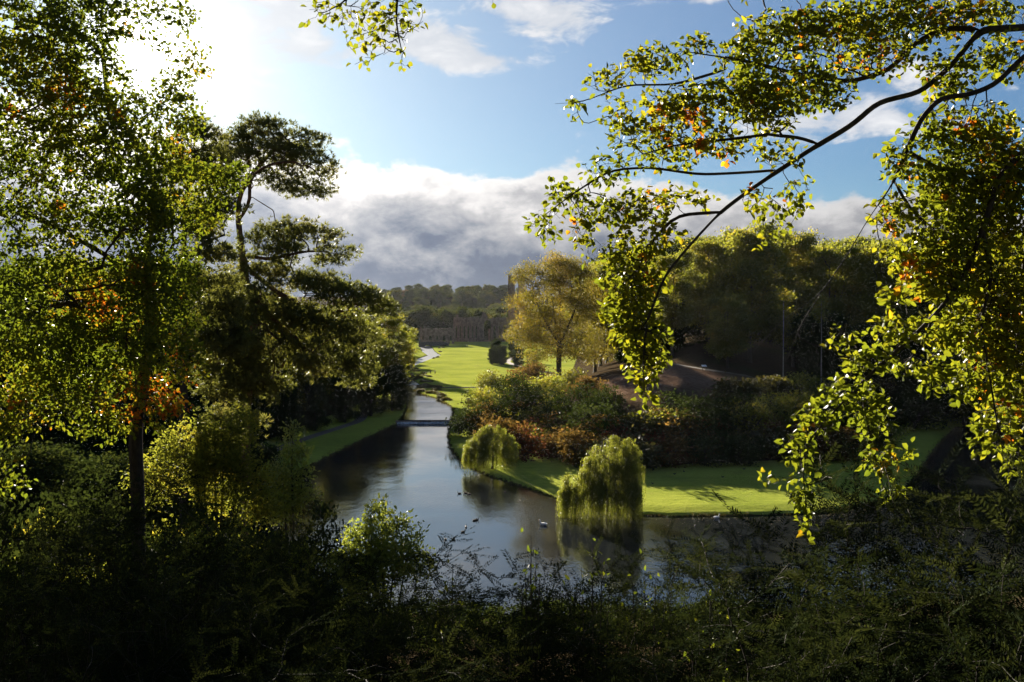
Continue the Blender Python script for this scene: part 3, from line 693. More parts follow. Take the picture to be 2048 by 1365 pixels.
for i in range(30):                                  # the wood behind
    px = 1190+i*33+rr.uniform(-14, 14); plant_at((oak, ash, dark)[i % 3], px, (500 if px < 1350 else 474)+rr.uniform(-8, 26), rr.uniform(345, 430), rr.uniform(0, TAU),
        'shadowy woodland tree deep in the wood on the right', 'trees deep in the wood on the right')
LWD = [(oak, 773, 622, 335, 'yellow green tree at the water end of the left wood'), (rust_t, 768, 668, 312, 'brown tinged tree behind the pine branch tips'),
 (oak, 801, 648, 430, 'small round tree at the far end of the left bank'), (ash, 735, 640, 300, 'grey green tree behind the lowest pine boughs'),
 (oak, 690, 612, 290, 'broad tree behind the lower pine boughs'), (oak, 640, 606, 270, 'green tree showing between pine trunk and boughs'),
 (dark, 785, 726, 283, 'black green evergreen overhanging the upper pond'), (dark, 742, 742, 268, 'dark evergreen above the end of the path'),
 (dark, 690, 752, 252, 'dark evergreen behind the gravel path'), (dark, 630, 760, 234, 'dark evergreen left of the gravel path'),
 (dark, 565, 768, 216, 'dark evergreen behind the slim sapling'), (dark, 500, 765, 204, 'dark evergreen in shade left of the sapling'),
 (dark, 440, 740, 194, 'shaded evergreen behind the left beech trunk'), (dark, 370, 720, 184, 'shaded evergreen low behind the left beech'),
 (oak, 560, 600, 235, 'olive tree below the pine trunk'), (ash, 480, 590, 225, 'grey green tree between pine and left beech'),
 (oak, 400, 560, 212, 'broad tree behind the forked left beech'), (dark, 330, 560, 202, 'dark tree showing under the left canopy'),
 (oak, 240, 520, 185, 'tree hidden behind the orange patch of beech'), (oak, 140, 500, 172, 'tree behind the left edge foliage'), (dark, 50, 520, 160, 'dark tree at the far left behind leaves')]
for p, px, top, Y, lab in LWD: plant_at(p, px, top, Y, rr.uniform(0, TAU), lab, None, rr.uniform(0.95, 1.15))
for i in range(16):
    px = 250+i*25+rr.uniform(-12, 12); Y = 300+i*5+rr.uniform(-15, 15)
    plant_at((oak, dark)[i % 2], px, 545+max(0, px-480)*0.38+rr.uniform(0, 22), Y, rr.uniform(0, TAU), 'hazy woodland tree on the hill behind the pine', 'trees on the hill behind the pine')
for i in range(10):
    px = 754+i*6+rr.uniform(-4, 4); Y = 440+i*28
    plant_at((oak, rust_t, dark)[i % 3], min(px, 815), 650+i*1.5+rr.uniform(-10, 8), Y, rr.uniform(0, TAU), 'tree in the row lining the far left bank of the stream', 'trees along the far left bank')
# clump on the lawn and trees round its right edge
for px, top, Y, lab, wd in ((992, 676, 508, 'tall clipped evergreen clump standing on the bright lawn', 0.8), (1003, 690, 496, 'shorter rounded evergreen at the front of the lawn clump', 1.05),
                        (985, 696, 500, 'small brown tinted evergreen at the left of the lawn clump', 0.9), (1024, 668, 540, 'narrow dark evergreen by the lawn path right of the clump', 0.6), (1038, 690, 480, 'dark evergreen at the right edge of the lawn under the golden tree', 0.9),
                        (1062, 700, 440, 'dark evergreen below the golden tree beside the lawn', 1.0)):
    plant_at(dark, px, top, Y, rr.uniform(0, TAU), lab, None, wd, 0.1)
# wooded hills beyond the abbey
k = 0
HROWS = [(800, 621, 9), (840, 628, 7), (880, 620, 10)]
for Y0, top0, cnt in HROWS:
    for i in range(cnt):
        px = 800+250*i/(cnt-1)+rr.uniform(-8, 8)
        plant_at(hill_p[(k*7+i) % 4], px, top0+rr.uniform(-7, 9), Y0+rr.uniform(-12, 14), rr.uniform(0, TAU), 'rounded tree just behind the abbey walls', 'trees just behind the abbey', rr.uniform(0.9, 1.3), 0.5); k += 1
for j in range(15):
    Y = 915+j*55
    for i in range(13):
        px = 770+i*24+rr.uniform(-10, 10); x = (px-CX)*Y/F
        if j in (4, 5) and 850 < px < 960 and rr.uniform() < 0.4: continue
        p = hill_p[int(rr.choice(4, p=(.42, .3, .22, .06)))]
        s = rr.uniform(0.75, 1.25)
        place(p, (x, Y+rr.uniform(-20, 20), hz(x, Y)-0.5), rr.uniform(0, TAU), (s*1.15, s*1.15, s), 'rounded tree in the hazy woods on the far hill', 'trees on the far wooded hill')
        k += 1
# pale bare trunks in the wood
def bare(px, top, Y, r, lab):
    x = (px-CX)*Y/F; z = hz(x, Y); h = HC-(top-HY)*Y/F-z; rng = R(int(px))
    t = thing('bare_trunk', lab, 'tree', (x, Y, z))
    P = [(0, 0, -0.5), (0.05, 0, h*0.3), (0.15, 0.05, h*0.7), (0.1, 0, h)]
    T = [(rng.uniform(-2, 2), rng.uniform(-2, 2), h*rng.uniform(0.7, 1.05)) for _ in range(9)]
    g = grow([P], T, 0.5, seed=int(px)); obj('trunk', wood_mesh('trunk', g, M['bark_pale'], 0.04, 0.5, r, 8, 0, 1.0), t)
    obj('crown', tuft_leaves(g, 40, 0.9, 0.5, 5, M['oak']), t)
bare(1566, 585, 243, 0.42, 'pale bare trunk standing alone in front of the dark wood')
bare(1642, 600, 250, 0.36, 'dim bare trunk to the right of the palest one')

# ------------------------------------------------------------------ shrubs on the mound
def make_shrub(name, rad, h, seed, lm, n_t=170, n_per=22, size=0.26, spread=0.36):
    rng = R(seed); bl = [(0, 0, h*0.45, rad*0.8, rad*0.8, h*0.45)]
    for i in range(9):
        a = rng.uniform(0, TAU); q = rng.uniform(0.3, 0.8)*rad; bl.append((q*math.cos(a), q*math.sin(a), h*rng.uniform(0.25, 0.78), rad*0.38, rad*0.38, h*0.24))
    T = blobs(bl, n_t, seed+1, 0.3); T[:, 2] = np.maximum(T[:, 2], 0.15)
    tr = [[(0, 0, -0.3), (0, 0, h*0.2)]]+[[(0, 0, h*0.1), (rad*0.4*math.cos(a), rad*0.4*math.sin(a), h*0.5)] for a in (0.3, 1.9, 3.4, 5.0)]
    g = grow(tr, T, rad*0.16, seed=seed); root = thing(name, '', 'shrub')
    obj('stem', wood_mesh('stem', g, M['bark_dark'], 0.018, 0.5, 0.12, 4), root)
    obj('foliage', tuft_leaves(g, n_per, spread, size, seed+2, lm, tint_scale=2.0), root); HT[root.name] = h*1.0
    return root
sh = {'green': make_shrub('laurel_shrub', 2.6, 4.2, 401, M['evergreen']), 'olive': make_shrub('leafy_shrub', 2.5, 4.0, 411, M['oak']), 'lime': make_shrub('yellow_shrub', 2.2, 3.6, 421, M['lime']),
      'rust': make_shrub('rusty_shrub', 2.4, 3.2, 431, M['rust']), 'red': make_shrub('red_shrub', 2.4, 3.0, 441, M['red']), 'sedge': make_shrub('rough_shrub', 2.2, 2.0, 451, M['sedge'], 170, 26, 0.3)}
SHR = [('lime', 980, 738, 262, 'pale yellow green bush highest at the left end of the mound'), ('olive', 968, 772, 250, 'loose olive bush at the left tip of the mound'), ('green', 958, 806, 240, 'dark glossy bush leaning over the bright river edge lawn'),
 ('green', 1000, 800, 240, 'dark bush beside the bush that leans over the lawn'), ('green', 1040, 750, 255, 'dark tall laurel below the lawn right edge'), ('rust', 1060, 728, 275, 'rust tipped bush near the golden trunk foot'), ('olive', 1095, 748, 262, 'olive bush left of the golden trunk'),
 ('green', 1080, 775, 245, 'glossy laurel in the middle of the left shrubs'), ('green', 1150, 770, 248, 'sun flecked laurel below the golden trunk'), ('lime', 1140, 735, 280, 'yellow green bush at the golden trunk foot'), ('green', 1200, 775, 245, 'bright edged laurel left of the hanging beech spray'),
 ('rust', 1180, 752, 258, 'rusty bush above the bright edged laurel'), ('rust', 1000, 822, 226, 'orange brown bush behind the left willow'), ('rust', 1015, 835, 218, 'silver brown bush right behind the left willow top'), ('red', 1048, 858, 208, 'small crimson bush between left willow and yellow bush'),
 ('lime', 1085, 852, 204, 'round yellow green bush on the lawn edge right of the left willow'), ('red', 1075, 838, 214, 'crimson topped bush above the round yellow one'), ('rust', 1140, 830, 210, 'large russet bush left of the right willow top'), ('rust', 1120, 862, 203, 'pinkish brown bush between the two willows'),
 ('green', 1205, 805, 222, 'rounded grey green bush above the right willow'), ('red', 1250, 846, 196, 'crimson bush behind the right willow crown'), ('rust', 1165, 860, 200, 'brown bush just left of the right willow'), ('green', 1120, 805, 226, 'dark bush in the gap between laurel and russet bushes'),
 ('sedge', 1290, 826, 222, 'brown bush below the hanging beech spray'), ('green', 1395, 786, 222, 'big dark bush under the bare bank'), ('green', 1450, 785, 214, 'dark green bush right of the big dark one'), ('olive', 1500, 800, 212, 'dim olive bush in the row under the sedge slope'),
 ('rust', 1345, 825, 205, 'brown bush low left of the big dark bush'), ('red', 1420, 832, 200, 'dull red brown bush in the shaded lower row'), ('green', 1410, 868, 188, 'short dark bush standing on the shaded lawn edge'), ('green', 1480, 865, 190, 'dark rounded bush on the lawn edge in shade'),
 ('rust', 1540, 835, 204, 'rust brown bush in the shaded lower row right end'), ('red', 1310, 860, 190, 'dark red bush at the lawn edge right of the right willow'), ('red', 1600, 845, 205, 'dim red bush partly behind the beech spray'), ('olive', 1600, 745, 232, 'sunlit leafy bush below the pale bare trunk'),
 ('olive', 1560, 780, 222, 'olive bush left below the pale bare trunk'), ('green', 1680, 790, 225, 'dark bush behind the lower beech spray'), ('green', 1750, 800, 235, 'dark bush at the shaded lawn back edge'), ('rust', 1680, 850, 205, 'brown bush at the lawn edge behind the beech tips'),
 ('green', 1830, 780, 268, 'dark bush at the back of the lawn tip'), ('sedge', 1480, 760, 232, 'straw coloured rough bush on the slope below the sign'), ('sedge', 1540, 755, 238, 'straw coloured rough bush right of the slope below the sign'), ('sedge', 1340, 832, 215, 'straw brown bush at the foot of the bare bank')]
HP = {'green': 82, 'olive': 76, 'lime': 62, 'rust': 70, 'red': 60, 'sedge': 44}
for kx, px, top, Y, lab in SHR: bush_at(sh[kx], px, top, min(HP[kx]*rr.uniform(0.78, 1.3), 936-top), rr.uniform(0, TAU), lab, rr.uniform(0.95, 1.35) if px > 1020 else .85)
n = 0
for i in range(46):                                  # fillers between them
    px = 945+(i*37 % 46)*18+rr.uniform(-8, 8); top = rr.uniform(775, 880)-max(0, px-1500)*0.1
    if 1180 < px < 1480 and top < 805 or px < 1150 and top > 835: continue
    bush_at(sh[('green', 'olive', 'rust', 'sedge')[i % 4]], px, top, rr.uniform(40, 66), rr.uniform(0, TAU), 'low bush filling gaps between larger bushes on the mound', rr.uniform(1.1, 1.5), 'low bushes between the mound shrubs')
BANK = [(812, 738), (850, 747), (884, 783), (899, 806), (880, 799), (850, 788), (822, 778), (808, 760)]
n = 0
while n < 64:                                        # rough dark scrub on the river bank beyond the weir
    px, py = rr.uniform(806, 900), rr.uniform(736, 806)
    if sdf(np.array([[px, py]]), BANK)[0] > 0: continue
    n += 1; p = G(px, py, 1.2); s = rr.uniform(0.35, 0.62)
    if sdf(p[None, :2], UPPER)[0] < 0.8: continue
    place(sh['sedge'], (p[0], p[1], hz(p[0], p[1])-0.3), rr.uniform(0, TAU), (s*1.5, s*1.5, s), 'low brown scrub on the bank between pond and far lawn', 'scrub on the bank beyond the weir')
for i in range(14):
    px, py = 866+i*1.6+rr.uniform(-5, 5), 716-1.7*i+rr.uniform(-3, 3); p = G(px, py, 4.4)
    s = rr.uniform(0.35, 0.6); o = place(sh['sedge'], (p[0]+1, p[1], hz(p[0], p[1])-0.2), rr.uniform(0, TAU), s, 'pale mauve grass tussock along the stream', 'tussocks along the stream')

# ------------------------------------------------------------------ willows
def make_willow(px, pyb, z, lobes, seed, lab, n_str=1500):
    b = G(px, pyb, z); k = b[1]/F; rng = R(seed); t = thing('weeping_willow', lab, 'tree', (b[0], b[1], hz(b[0], b[1])))
    z0 = hz(b[0], b[1]); bl = []
    for cx, cyy, rx, ry in lobes: rx *= .92; bl.append(((cx-px)*k*.95, rng.uniform(-0.25, 0.25)*rx*k, HC-(cyy-HY)*k-z0, rx*k, rx*k*0.95, ry*k))
    T = blobs(bl, 260, seed+1, 0.2); T = T[T[:, 2] > 1.0]
    top = max(q[2] for q in bl)
    g = grow([[(0, 0, -0.5), (0.3, 0.1, top*0.35), (-0.1, 0.1, top*0.7)]], T, 0.6, seed=seed, avoid_low=0.3)
    obj('trunk', wood_mesh('trunk', g, M['bark'], 0.02, 0.5, 0.4, 6, 0, 0.8), t)
    S = blobs(bl, max(60, n_str//16), seed+2, 0.16); S = S[S[:, 2] > 1.2]; S = np.repeat(S, 17, 0); S = S+rng.normal(size=S.shape)*[.26, .26, .14]
    P, A, Tn = [], [], []
    for s in S:
        o = nrm(np.array([s[0], s[1], 0.0])+rng.normal(size=3)*0.3); o[2] = 0
        drop = min(max(0.7, s[2]-rng.uniform(-0.4, 1.6)), rng.uniform(2.0, 6.0)); m = int(drop/0.17)+1; u = np.linspace(0, 1, m)
        Q = s+np.outer(np.sqrt(u)*0.5*rng.uniform(0.3, 1.3), o)+np.outer(u*u*-drop, [0, 0, 1])+rng.normal(size=3)*0.02
        P.append(Q+rng.normal(size=Q.shape)*0.035); tn = np.gradient(Q, axis=0) if m > 1 else np.array([[0, 0, -1.0]])
        A.append(nrm(tn)+rng.normal(size=Q.shape)*0.35); Tn.append(np.full(m, rng.uniform(0, 0.6))+rng.uniform(0, 0.4, m))
    P = np.concatenate(P); A = np.concatenate(A); Tn = np.concatenate(Tn)
    obj('foliage', leaves('foliage', P, A, rng.normal(size=P.shape), 0.30*rng.uniform(0.7, 1.3, len(P)), 0.075, M['willow'], Tn), t)
make_willow(984, 936, 0.7, [(985, 878, 34, 30), (1008, 892, 26, 24), (958, 892, 26, 26), (943, 906, 16, 20), (1025, 905, 14, 20), (975, 860, 14, 10)], 501, 'smaller round weeping willow on the lawn near the river bend', 1900)
make_willow(1212, 1024, 0.7, [(1232, 905, 44, 34), (1258, 925, 32, 34), (1200, 925, 30, 36), (1178, 958, 36, 26), (1150, 965, 26, 28), (1225, 968, 46, 28), (1255, 975, 30, 26), (1140, 985, 20, 22)], 511, 'larger two tiered weeping willow trailing into the water', 3300)

# ------------------------------------------------------------------ people, birds
skin = plain('skin', (0.55, 0.36, 0.27)); navy = plain('navy_cloth', (0.03, 0.035, 0.06)); pale = plain('pale_cloth', (0.55, 0.52, 0.48)); blk = plain('black_cloth', (0.02, 0.02, 0.022)); hairm = plain('hair', (0.05, 0.035, 0.025)); redm = plain('red_cloth', (0.35, 0.06, 0.05)); greym = plain('grey_cloth', (0.16, 0.16, 0.17))
def skin_body(name, J, Ed, Rd, m, parent):
    me = bpy.data.meshes.new(name); me.from_pydata(J, Ed, []); me.update(); o = obj(name, me, parent)
    sm = o.modifiers.new('skin', 'SKIN'); o.modifiers.new('sub', 'SUBSURF').levels = 1; o.modifiers['sub'].render_levels = 1
    for v, r in zip(me.skin_vertices[0].data, Rd): v.radius = (r, r) if np.isscalar(r) else r
    me.skin_vertices[0].data[0].use_root = True
    me.materials.append(m); sm.use_smooth_shade = True
    return o
def person(px, py, zg, rz, top, legs, lab, group=None, stride=0.22, s=1.0):
    b = G(px, py, zg); z = hz(b[0], b[1]); t = thing('person', lab, 'person', (b[0], b[1], z), rz, group, s); st = stride
    J = [(0, 0, .95), (0, 0, 1.2), (0, 0, 1.42), (0, 0, 1.52), (0, -.02, 1.62), (0, -.01, 1.72), (.1, 0, .9), (.1, -st, .5), (.1, -st*.6, .07), (.1, -st*.6-.14, .04), (-.1, 0, .9), (-.1, st*.4, .5), (-.1, st*1.3, .09), (-.1, st*1.3-.14, .03),
         (.2, 0, 1.4), (.25, .06, 1.13), (.24, -.05, .9), (.23, -.08, .8), (-.2, 0, 1.4), (-.25, -.02, 1.13), (-.24, -.16, .92), (-.23, -.2, .83)]
    Ed = [(0, 1), (1, 2), (2, 3), (3, 4), (4, 5), (0, 6), (6, 7), (7, 8), (8, 9), (0, 10), (10, 11), (11, 12), (12, 13), (2, 14), (14, 15), (15, 16), (16, 17), (2, 18), (18, 19), (19, 20), (20, 21)]
    Rd = [(.13, .1), (.14, .1), (.13, .09), .055, .09, .085, .08, .06, .045, .04, .08, .06, .045, .04, .06, .047, .036, .04, .06, .047, .036, .04]
    skin_body('body', J, Ed, Rd, skin, t)
    jk = [0, 1, 2, 14, 15, 16, 18, 19, 20]; mp = {a: i for i, a in enumerate(jk)}
    skin_body('jacket', [J[a] for a in jk], [(mp[a], mp[b]) for a, b in Ed if a in mp and b in mp], [(.185, .15), (.175, .13), (.16, .115), .085, .07, .055, .085, .07, .055], top, t)
    tr = [0, 6, 7, 8, 10, 11, 12]; mp = {a: i for i, a in enumerate(tr)}
    skin_body('trousers', [J[a] for a in tr], [(mp[a], mp[b]) for a, b in Ed if a in mp and b in mp], [(.16, .12), .11, .085, .07, .11, .085, .07], legs, t)
    hb = MB(); hb.ell((0, .015, 1.71), (.105, .115, .11), 10, 6); hb.build('hair', hairm, t, True)
person(861, 749, 1.9, 0.5, navy, blk, 'walker in dark clothes, left of the pair on the lawn nearest the weir')
person(870, 749, 1.9, 0.7, pale, blk, 'walker in a pale top, right of the pair on the lawn nearest the weir')
person(930.5, 695, 5.9, 0.2, blk, navy, 'tiny walker in dark clothes, left of the far pair in the middle of the lawn')
person(934, 695, 5.9, 0.3, pale, navy, 'tiny walker in pale clothes, right of the far pair in the middle of the lawn')
person(1024, 724, 3.0, -0.4, navy, blk, 'walker in navy on the path by the dark lawn trees')
person(1028, 725, 3.0, -0.5, redm, blk, 'walker in dull red on the path by the dark lawn trees')
person(1033, 726, 3.0, -0.4, greym, blk, 'walker in grey on the path by the dark lawn trees')
person(878, 690, 6.0, 1.0, greym, blk, 'tiny walker in grey near the stone bridge')
white_f = plain('white_feather', (0.8, 0.79, 0.76)); brown_f = plain('brown_feather', (0.09, 0.065, 0.045)); green_f = plain('dark_head_feather', (0.015, 0.03, 0.022)); bill_o = plain('orange_bill', (0.6, 0.22, 0.04)); bill_y = plain('yellow_bill', (0.5, 0.4, 0.06)); black_f = plain('black_feather', (0.02, 0.02, 0.022))
def make_bird(name, cat, L, body, head, bill, neck, feet=False):
    t = thing(name, '', cat); rng = R(3)
    b = MB(); nu, nv = 12, 10; V = []; Fc = []
    for i in range(nv):
        u = i/(nv-1); x = (u-0.5)*L; r = L*0.23*max(0.03, math.sin(math.pi*min(1, u*0.93+0.05)))**0.7; zc = L*0.13+L*0.12*max(0, 0.25-u)*2
        for j in range(nu):
            a = TAU*j/nu; V.append((x, r*math.cos(a), zc+r*0.78*math.sin(a)))
    for i in range(nv-1):
        for j in range(nu): Fc.append((i*nu+j, i*nu+(j+1) % nu, (i+1)*nu+(j+1) % nu, (i+1)*nu+j))
    Fc += [tuple(range(nu)), tuple((nv-1)*nu+j for j in range(nu-1, -1, -1))]; b.add(V, Fc)
    N0 = np.array([(L*0.33, 0, L*0.16), (L*0.43, 0, L*0.30), (L*0.42, 0, L*0.30+neck*0.6), (L*0.47, 0, L*0.30+neck)])
    b.tube(N0, [L*0.12, L*0.075, L*0.055, L*0.06], 8); b.ell(N0[-1]+np.array([L*0.03, 0, 0]), (L*0.105, L*0.075, L*0.075), 10, 7)
    b.build('body', body, t, True)
    w = MB()
    for s in (-1, 1): w.ell((-L*0.06, s*L*0.185, L*0.20), (L*0.34, L*0.05, L*0.115), 10, 6)
    w.build('wing', body, t, True)
    if head is not body:
        h = MB(); h.ell(N0[-1]+np.array([L*0.03, 0, L*0.008]), (L*0.112, L*0.083, L*0.083), 10, 7); h.build('head', head, t, True)
    q = MB(); c = N0[-1]; q.tube([c+np.array([L*0.10, 0, 0]), c+np.array([L*0.2, 0, -L*0.03])], [L*0.04, L*0.025], 6); q.build('bill', bill, t, True)
    if feet:
        l = MB()
        for s in (-1, 1): l.tube([(0.02*L, s*L*0.08, L*0.05), (0.04*L, s*L*0.08, -L*0.17), (0.14*L, s*L*0.09, -L*0.18)], L*0.022, 5)
        l.build('leg', bill, t)
    return t
duck = make_bird('duck', 'duck', 0.62, brown_f, green_f, bill_y, 0.15); swan = make_bird('swan', 'swan', 1.15, white_f, white_f, bill_o, 0.28); crow = make_bird('rook', 'bird', 0.5, black_f, black_f, black_f, 0.1, True)
def bird_at(p, px, py, z, rz, lab, group=None, s=1.0):
    b = G(px, py, z); place(p, (b[0], b[1], z if z == 0 else hz(b[0], b[1])+0.08*s), rz, s, lab, group)
bird_at(swan, 1087, 1051, 0, 2.6, 'white swan on the water left of the larger willow')
bird_at(swan, 1433, 1037, 0, 0.4, 'white swan on the water against the lawn edge on the right', None, 0.85)
bird_at(duck, 919, 988, 0, 3.4, 'dark duck leading the row of three near the lawn bend'); bird_at(duck, 931, 987, 0, 3.2, 'dark duck in the middle of the row of three'); bird_at(duck, 938, 989, 0, 2.8, 'dark duck last of the row of three')
bird_at(duck, 949, 1042, 0, 0.3, 'dark duck left of the close pair on open water'); bird_at(duck, 953, 1041, 0, 0.2, 'dark duck right of the close pair on open water')
bird_at(duck, 932, 1055, 0, 1.6, 'single dark duck above the one on blue water'); bird_at(duck, 926, 1065, 0, 0.6, 'single dark duck on the blue water under the close pair')
bird_at(duck, 891, 1080, 0, 2.0, 'lowest dark duck to the left on the blue water'); bird_at(duck, 907, 1080, 0, 1.0, 'lowest dark duck to the right on the blue water')
for px, py in ((1368, 945), (1349, 950), (1305, 969), (1488, 940), (1513, 942), (1446, 956), (1345, 1029), (1377, 1027)):
    bird_at(crow, px, py, 0.75, rr.uniform(0, TAU), 'small dark bird feeding on the lawn right of the larger willow', 'dark birds on the lawn')
for px, py in ((1176, 1060), (1220, 1042), (1390, 1052), (1408, 1066), (1482, 1073), (1010, 985), (1040, 1002)):
    bird_at(duck, px, py, 0, rr.uniform(0, TAU), 'pale speck of a water bird on the dark water', 'small water birds on the dark water', 0.6)

# ------------------------------------------------------------------ near trees framing the view
def px_blobs(bl, depth):                             # (px, py, rx, ry, Y[, weight]) seen ellipses -> solid ellipsoids at their real distance
    out = []
    for q in bl:
        px, py, rx, ry, Y = q[:5]; c = W(px, py, Y); k = Y/F
        out.append((*c, rx*k, depth*(rx+ry)*0.5*k, ry*k, q[5] if len(q) > 5 else 1.0))
    return out
def local(g, o):
    g[0][:] -= np.asarray(o); return g
def clear_of_sun(T, r, keep, seed):
    v = nrm(T-np.array([0, 0, HC])); a = np.arccos(np.clip(v@np.array(SUN), -1, 1)); return T[(a > r) | (R(seed).uniform(size=len(T)) < keep)]
def left_beech():
    Y = 20.0; b = W(285, 1000, Y); b[2] = hz(b[0], b[1]); o = b.copy()
    t = thing('beech_tree', 'big leafy beech on the left with orange patches and a dark trunk, sun behind it', 'tree', b)
    tr = [[b-[0, 0, .4], W(276, 1000, Y), W(270, 860, Y), W(290, 720, Y), W(304, 600, Y+.3), W(290, 500, Y+.6), W(318, 400, Y+.8), W(290, 300, Y+.9), W(215, 210, Y+.5), W(205, 90, Y+.2), W(150, -90, Y)],
          [W(286, 900, Y), W(262, 780, Y+.6), W(225, 690, Y+1.2), W(205, 560, Y+1.4), W(140, 420, Y+1.5), W(120, 250, Y+1.5), W(60, 60, Y+1.5)],
          [W(292, 720, Y), W(220, 640, Y-.8), W(130, 600, Y-1.5), W(30, 640, Y-2.2)], [W(300, 560, Y), W(360, 470, Y+.8), W(440, 380, Y+1.5)], [W(298, 590, Y), W(230, 520, Y-.7), W(140, 470, Y-1.2), W(40, 420, Y-1.6)],
          [W(285, 400, Y+.5), W(200, 330, Y), W(110, 250, Y-.4), W(0, 210, Y-1)], [W(262, 255, Y+.7), W(330, 200, Y+1), W(400, 150, Y+1.5)], [W(206, 110, Y+.2), W(160, 60, Y-.5), W(40, 40, Y-1)],
          [W(290, 790, Y), W(350, 750, Y+.8), W(400, 700, Y+1.2)], [W(288, 840, Y), W(200, 800, Y-1), W(90, 830, Y-1.6)]]
    bl = [(140, 60, 190, 90, 19.5, 1.3), (60, 180, 120, 110, 19), (180, 200, 130, 80, 20), (330, 60, 80, 60, 20.5, .8), (365, 150, 50, 60, 21, .8), (330, 230, 90, 70, 21), (100, 300, 160, 80, 19.5), (250, 320, 110, 60, 20.5), (390, 245, 35, 25, 21, .6),
          (60, 420, 120, 80, 19), (220, 430, 140, 70, 20), (350, 350, 90, 50, 21), (430, 370, 60, 50, 21.5, 1.2), (470, 350, 30, 40, 21.5), (370, 430, 90, 50, 21), (110, 560, 150, 80, 19), (270, 540, 120, 70, 20), (370, 540, 40, 60, 21, .8), (60, 680, 120, 90, 18.5, 1.3), (200, 660, 130, 80, 19.5, 1.3),
          (320, 640, 80, 80, 20.5, 1.2), (370, 720, 40, 60, 21), (270, 760, 90, 60, 20, 1.1), (120, 790, 130, 70, 19, 1.2), (20, 830, 70, 60, 18), (330, 810, 50, 50, 20.5), (15, 950, 45, 50, 17.5), (210, 850, 60, 35, 19), (300, 420, 55, 80, 18.3, 2.2), (295, 570, 55, 80, 18.3, 2.2), (290, 680, 45, 60, 18.3, 1.8), (240, 280, 60, 60, 19, 1.5), (280, 790, 40, 40, 18.3, .8)]
    T = blobs(px_blobs([(a, c, rx, ry, d-.8)+tuple(w) for a, c, rx, ry, d, *w in bl], 1.1), 3800, 601, 0.5); T = clear_of_sun(T, 0.026, 0.25, 3); T = clear_of_sun(T, 0.06, 0.7, 4)
    g = local(grow(tr, T, 0.16, seed=602, avoid_low=0.2), o)
    obj('trunk', wood_mesh('trunk', g, M['bark_dark'], 0.0040, 0.5, 0.145, 6), t)
    N, par, D, cnt, ntr = g; rng = R(603); idx = np.nonzero((cnt <= 3) & (np.arange(len(N)) >= ntr))[0]; idx = np.repeat(idx, 11)
    P = N[idx]+rng.normal(size=(len(idx), 3))*np.array([.11, .11, .06]); A = nrm(D[idx]+rng.normal(size=P.shape)*0.9+[0, 0, -.35]); Nn = rng.normal(size=P.shape)*0.8+[0, 0, 0.8]
    tint = np.clip(vn(P, 1.9)*0.55+rng.uniform(0, .42, len(P))+0.35*smooth(0.80, .95, vn(P+5, .7)), 0, 1)
    for a, c, r, w in ((205, 605, .32, .6), (285, 790, .36, .6), (325, 825, .22, .5), (110, 575, .2, .4), (330, 390, .2, .4)):
        q = W(a, c, 19)-o; tint = np.clip(tint+w*np.exp(-(((P-q)*[1, .3, 1])**2).sum(1)/(2*r*r))*(rng.uniform(size=len(P)) < .8), 0, 1)
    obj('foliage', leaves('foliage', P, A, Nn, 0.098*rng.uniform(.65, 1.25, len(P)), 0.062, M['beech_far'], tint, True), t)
left_beech()
def near_pine(label, tr, bl, n, seed, bark, rmax, scale_t=1.0, n_tuft=12):
    b = np.array(tr[0][0], float); b[2] = hz(b[0], b[1])-0.3; tr = [[b]+list(tr[0][1:])]+tr[1:]
    t = thing('pine_tree', label, 'tree', b)
    T = blobs(px_blobs(bl, 0.8), n, seed, 0.35)
    g = local(grow(tr, T, 0.40, seed=seed, avoid_low=-0.1, sag=-0.15), b)
    obj('trunk', wood_mesh('trunk', g, bark, 0.014, 0.5, rmax, 7), t)
    N, par, D, cnt, ntr = g; rng = R(seed+1); tips = np.nonzero((cnt <= 1.5) & (np.arange(len(N)) >= ntr))[0]
    has = np.zeros(len(N), bool); has[par[par >= 0]] = True; tips = tips[~has[tips] | (rng.uniform(size=len(tips)) < 0.45)]
    c = np.repeat(N[tips], n_tuft, 0)+rng.normal(size=(len(tips)*n_tuft, 3))*np.array([.30, .30, .15])*scale_t
    ax = nrm(np.repeat(D[tips], n_tuft, 0)*0.6+rng.normal(size=c.shape)*0.5+[0, 0, 0.6])
    k = 10; P = np.repeat(c, k, 0); A = nrm(np.repeat(ax, k, 0)+rng.normal(size=P.shape)*0.55)
    tint = np.clip(np.repeat(vn(c+b, 2.2)*0.6+rng.uniform(0, .3, len(c)), k)+rng.uniform(0, .1, len(P)), 0, 1)
    obj('foliage', leaves('foliage', P, A, rng.normal(size=P.shape), 0.25*rng.uniform(.7, 1.2, len(P))*scale_t, 0.040*scale_t, M['pine'], tint), t)
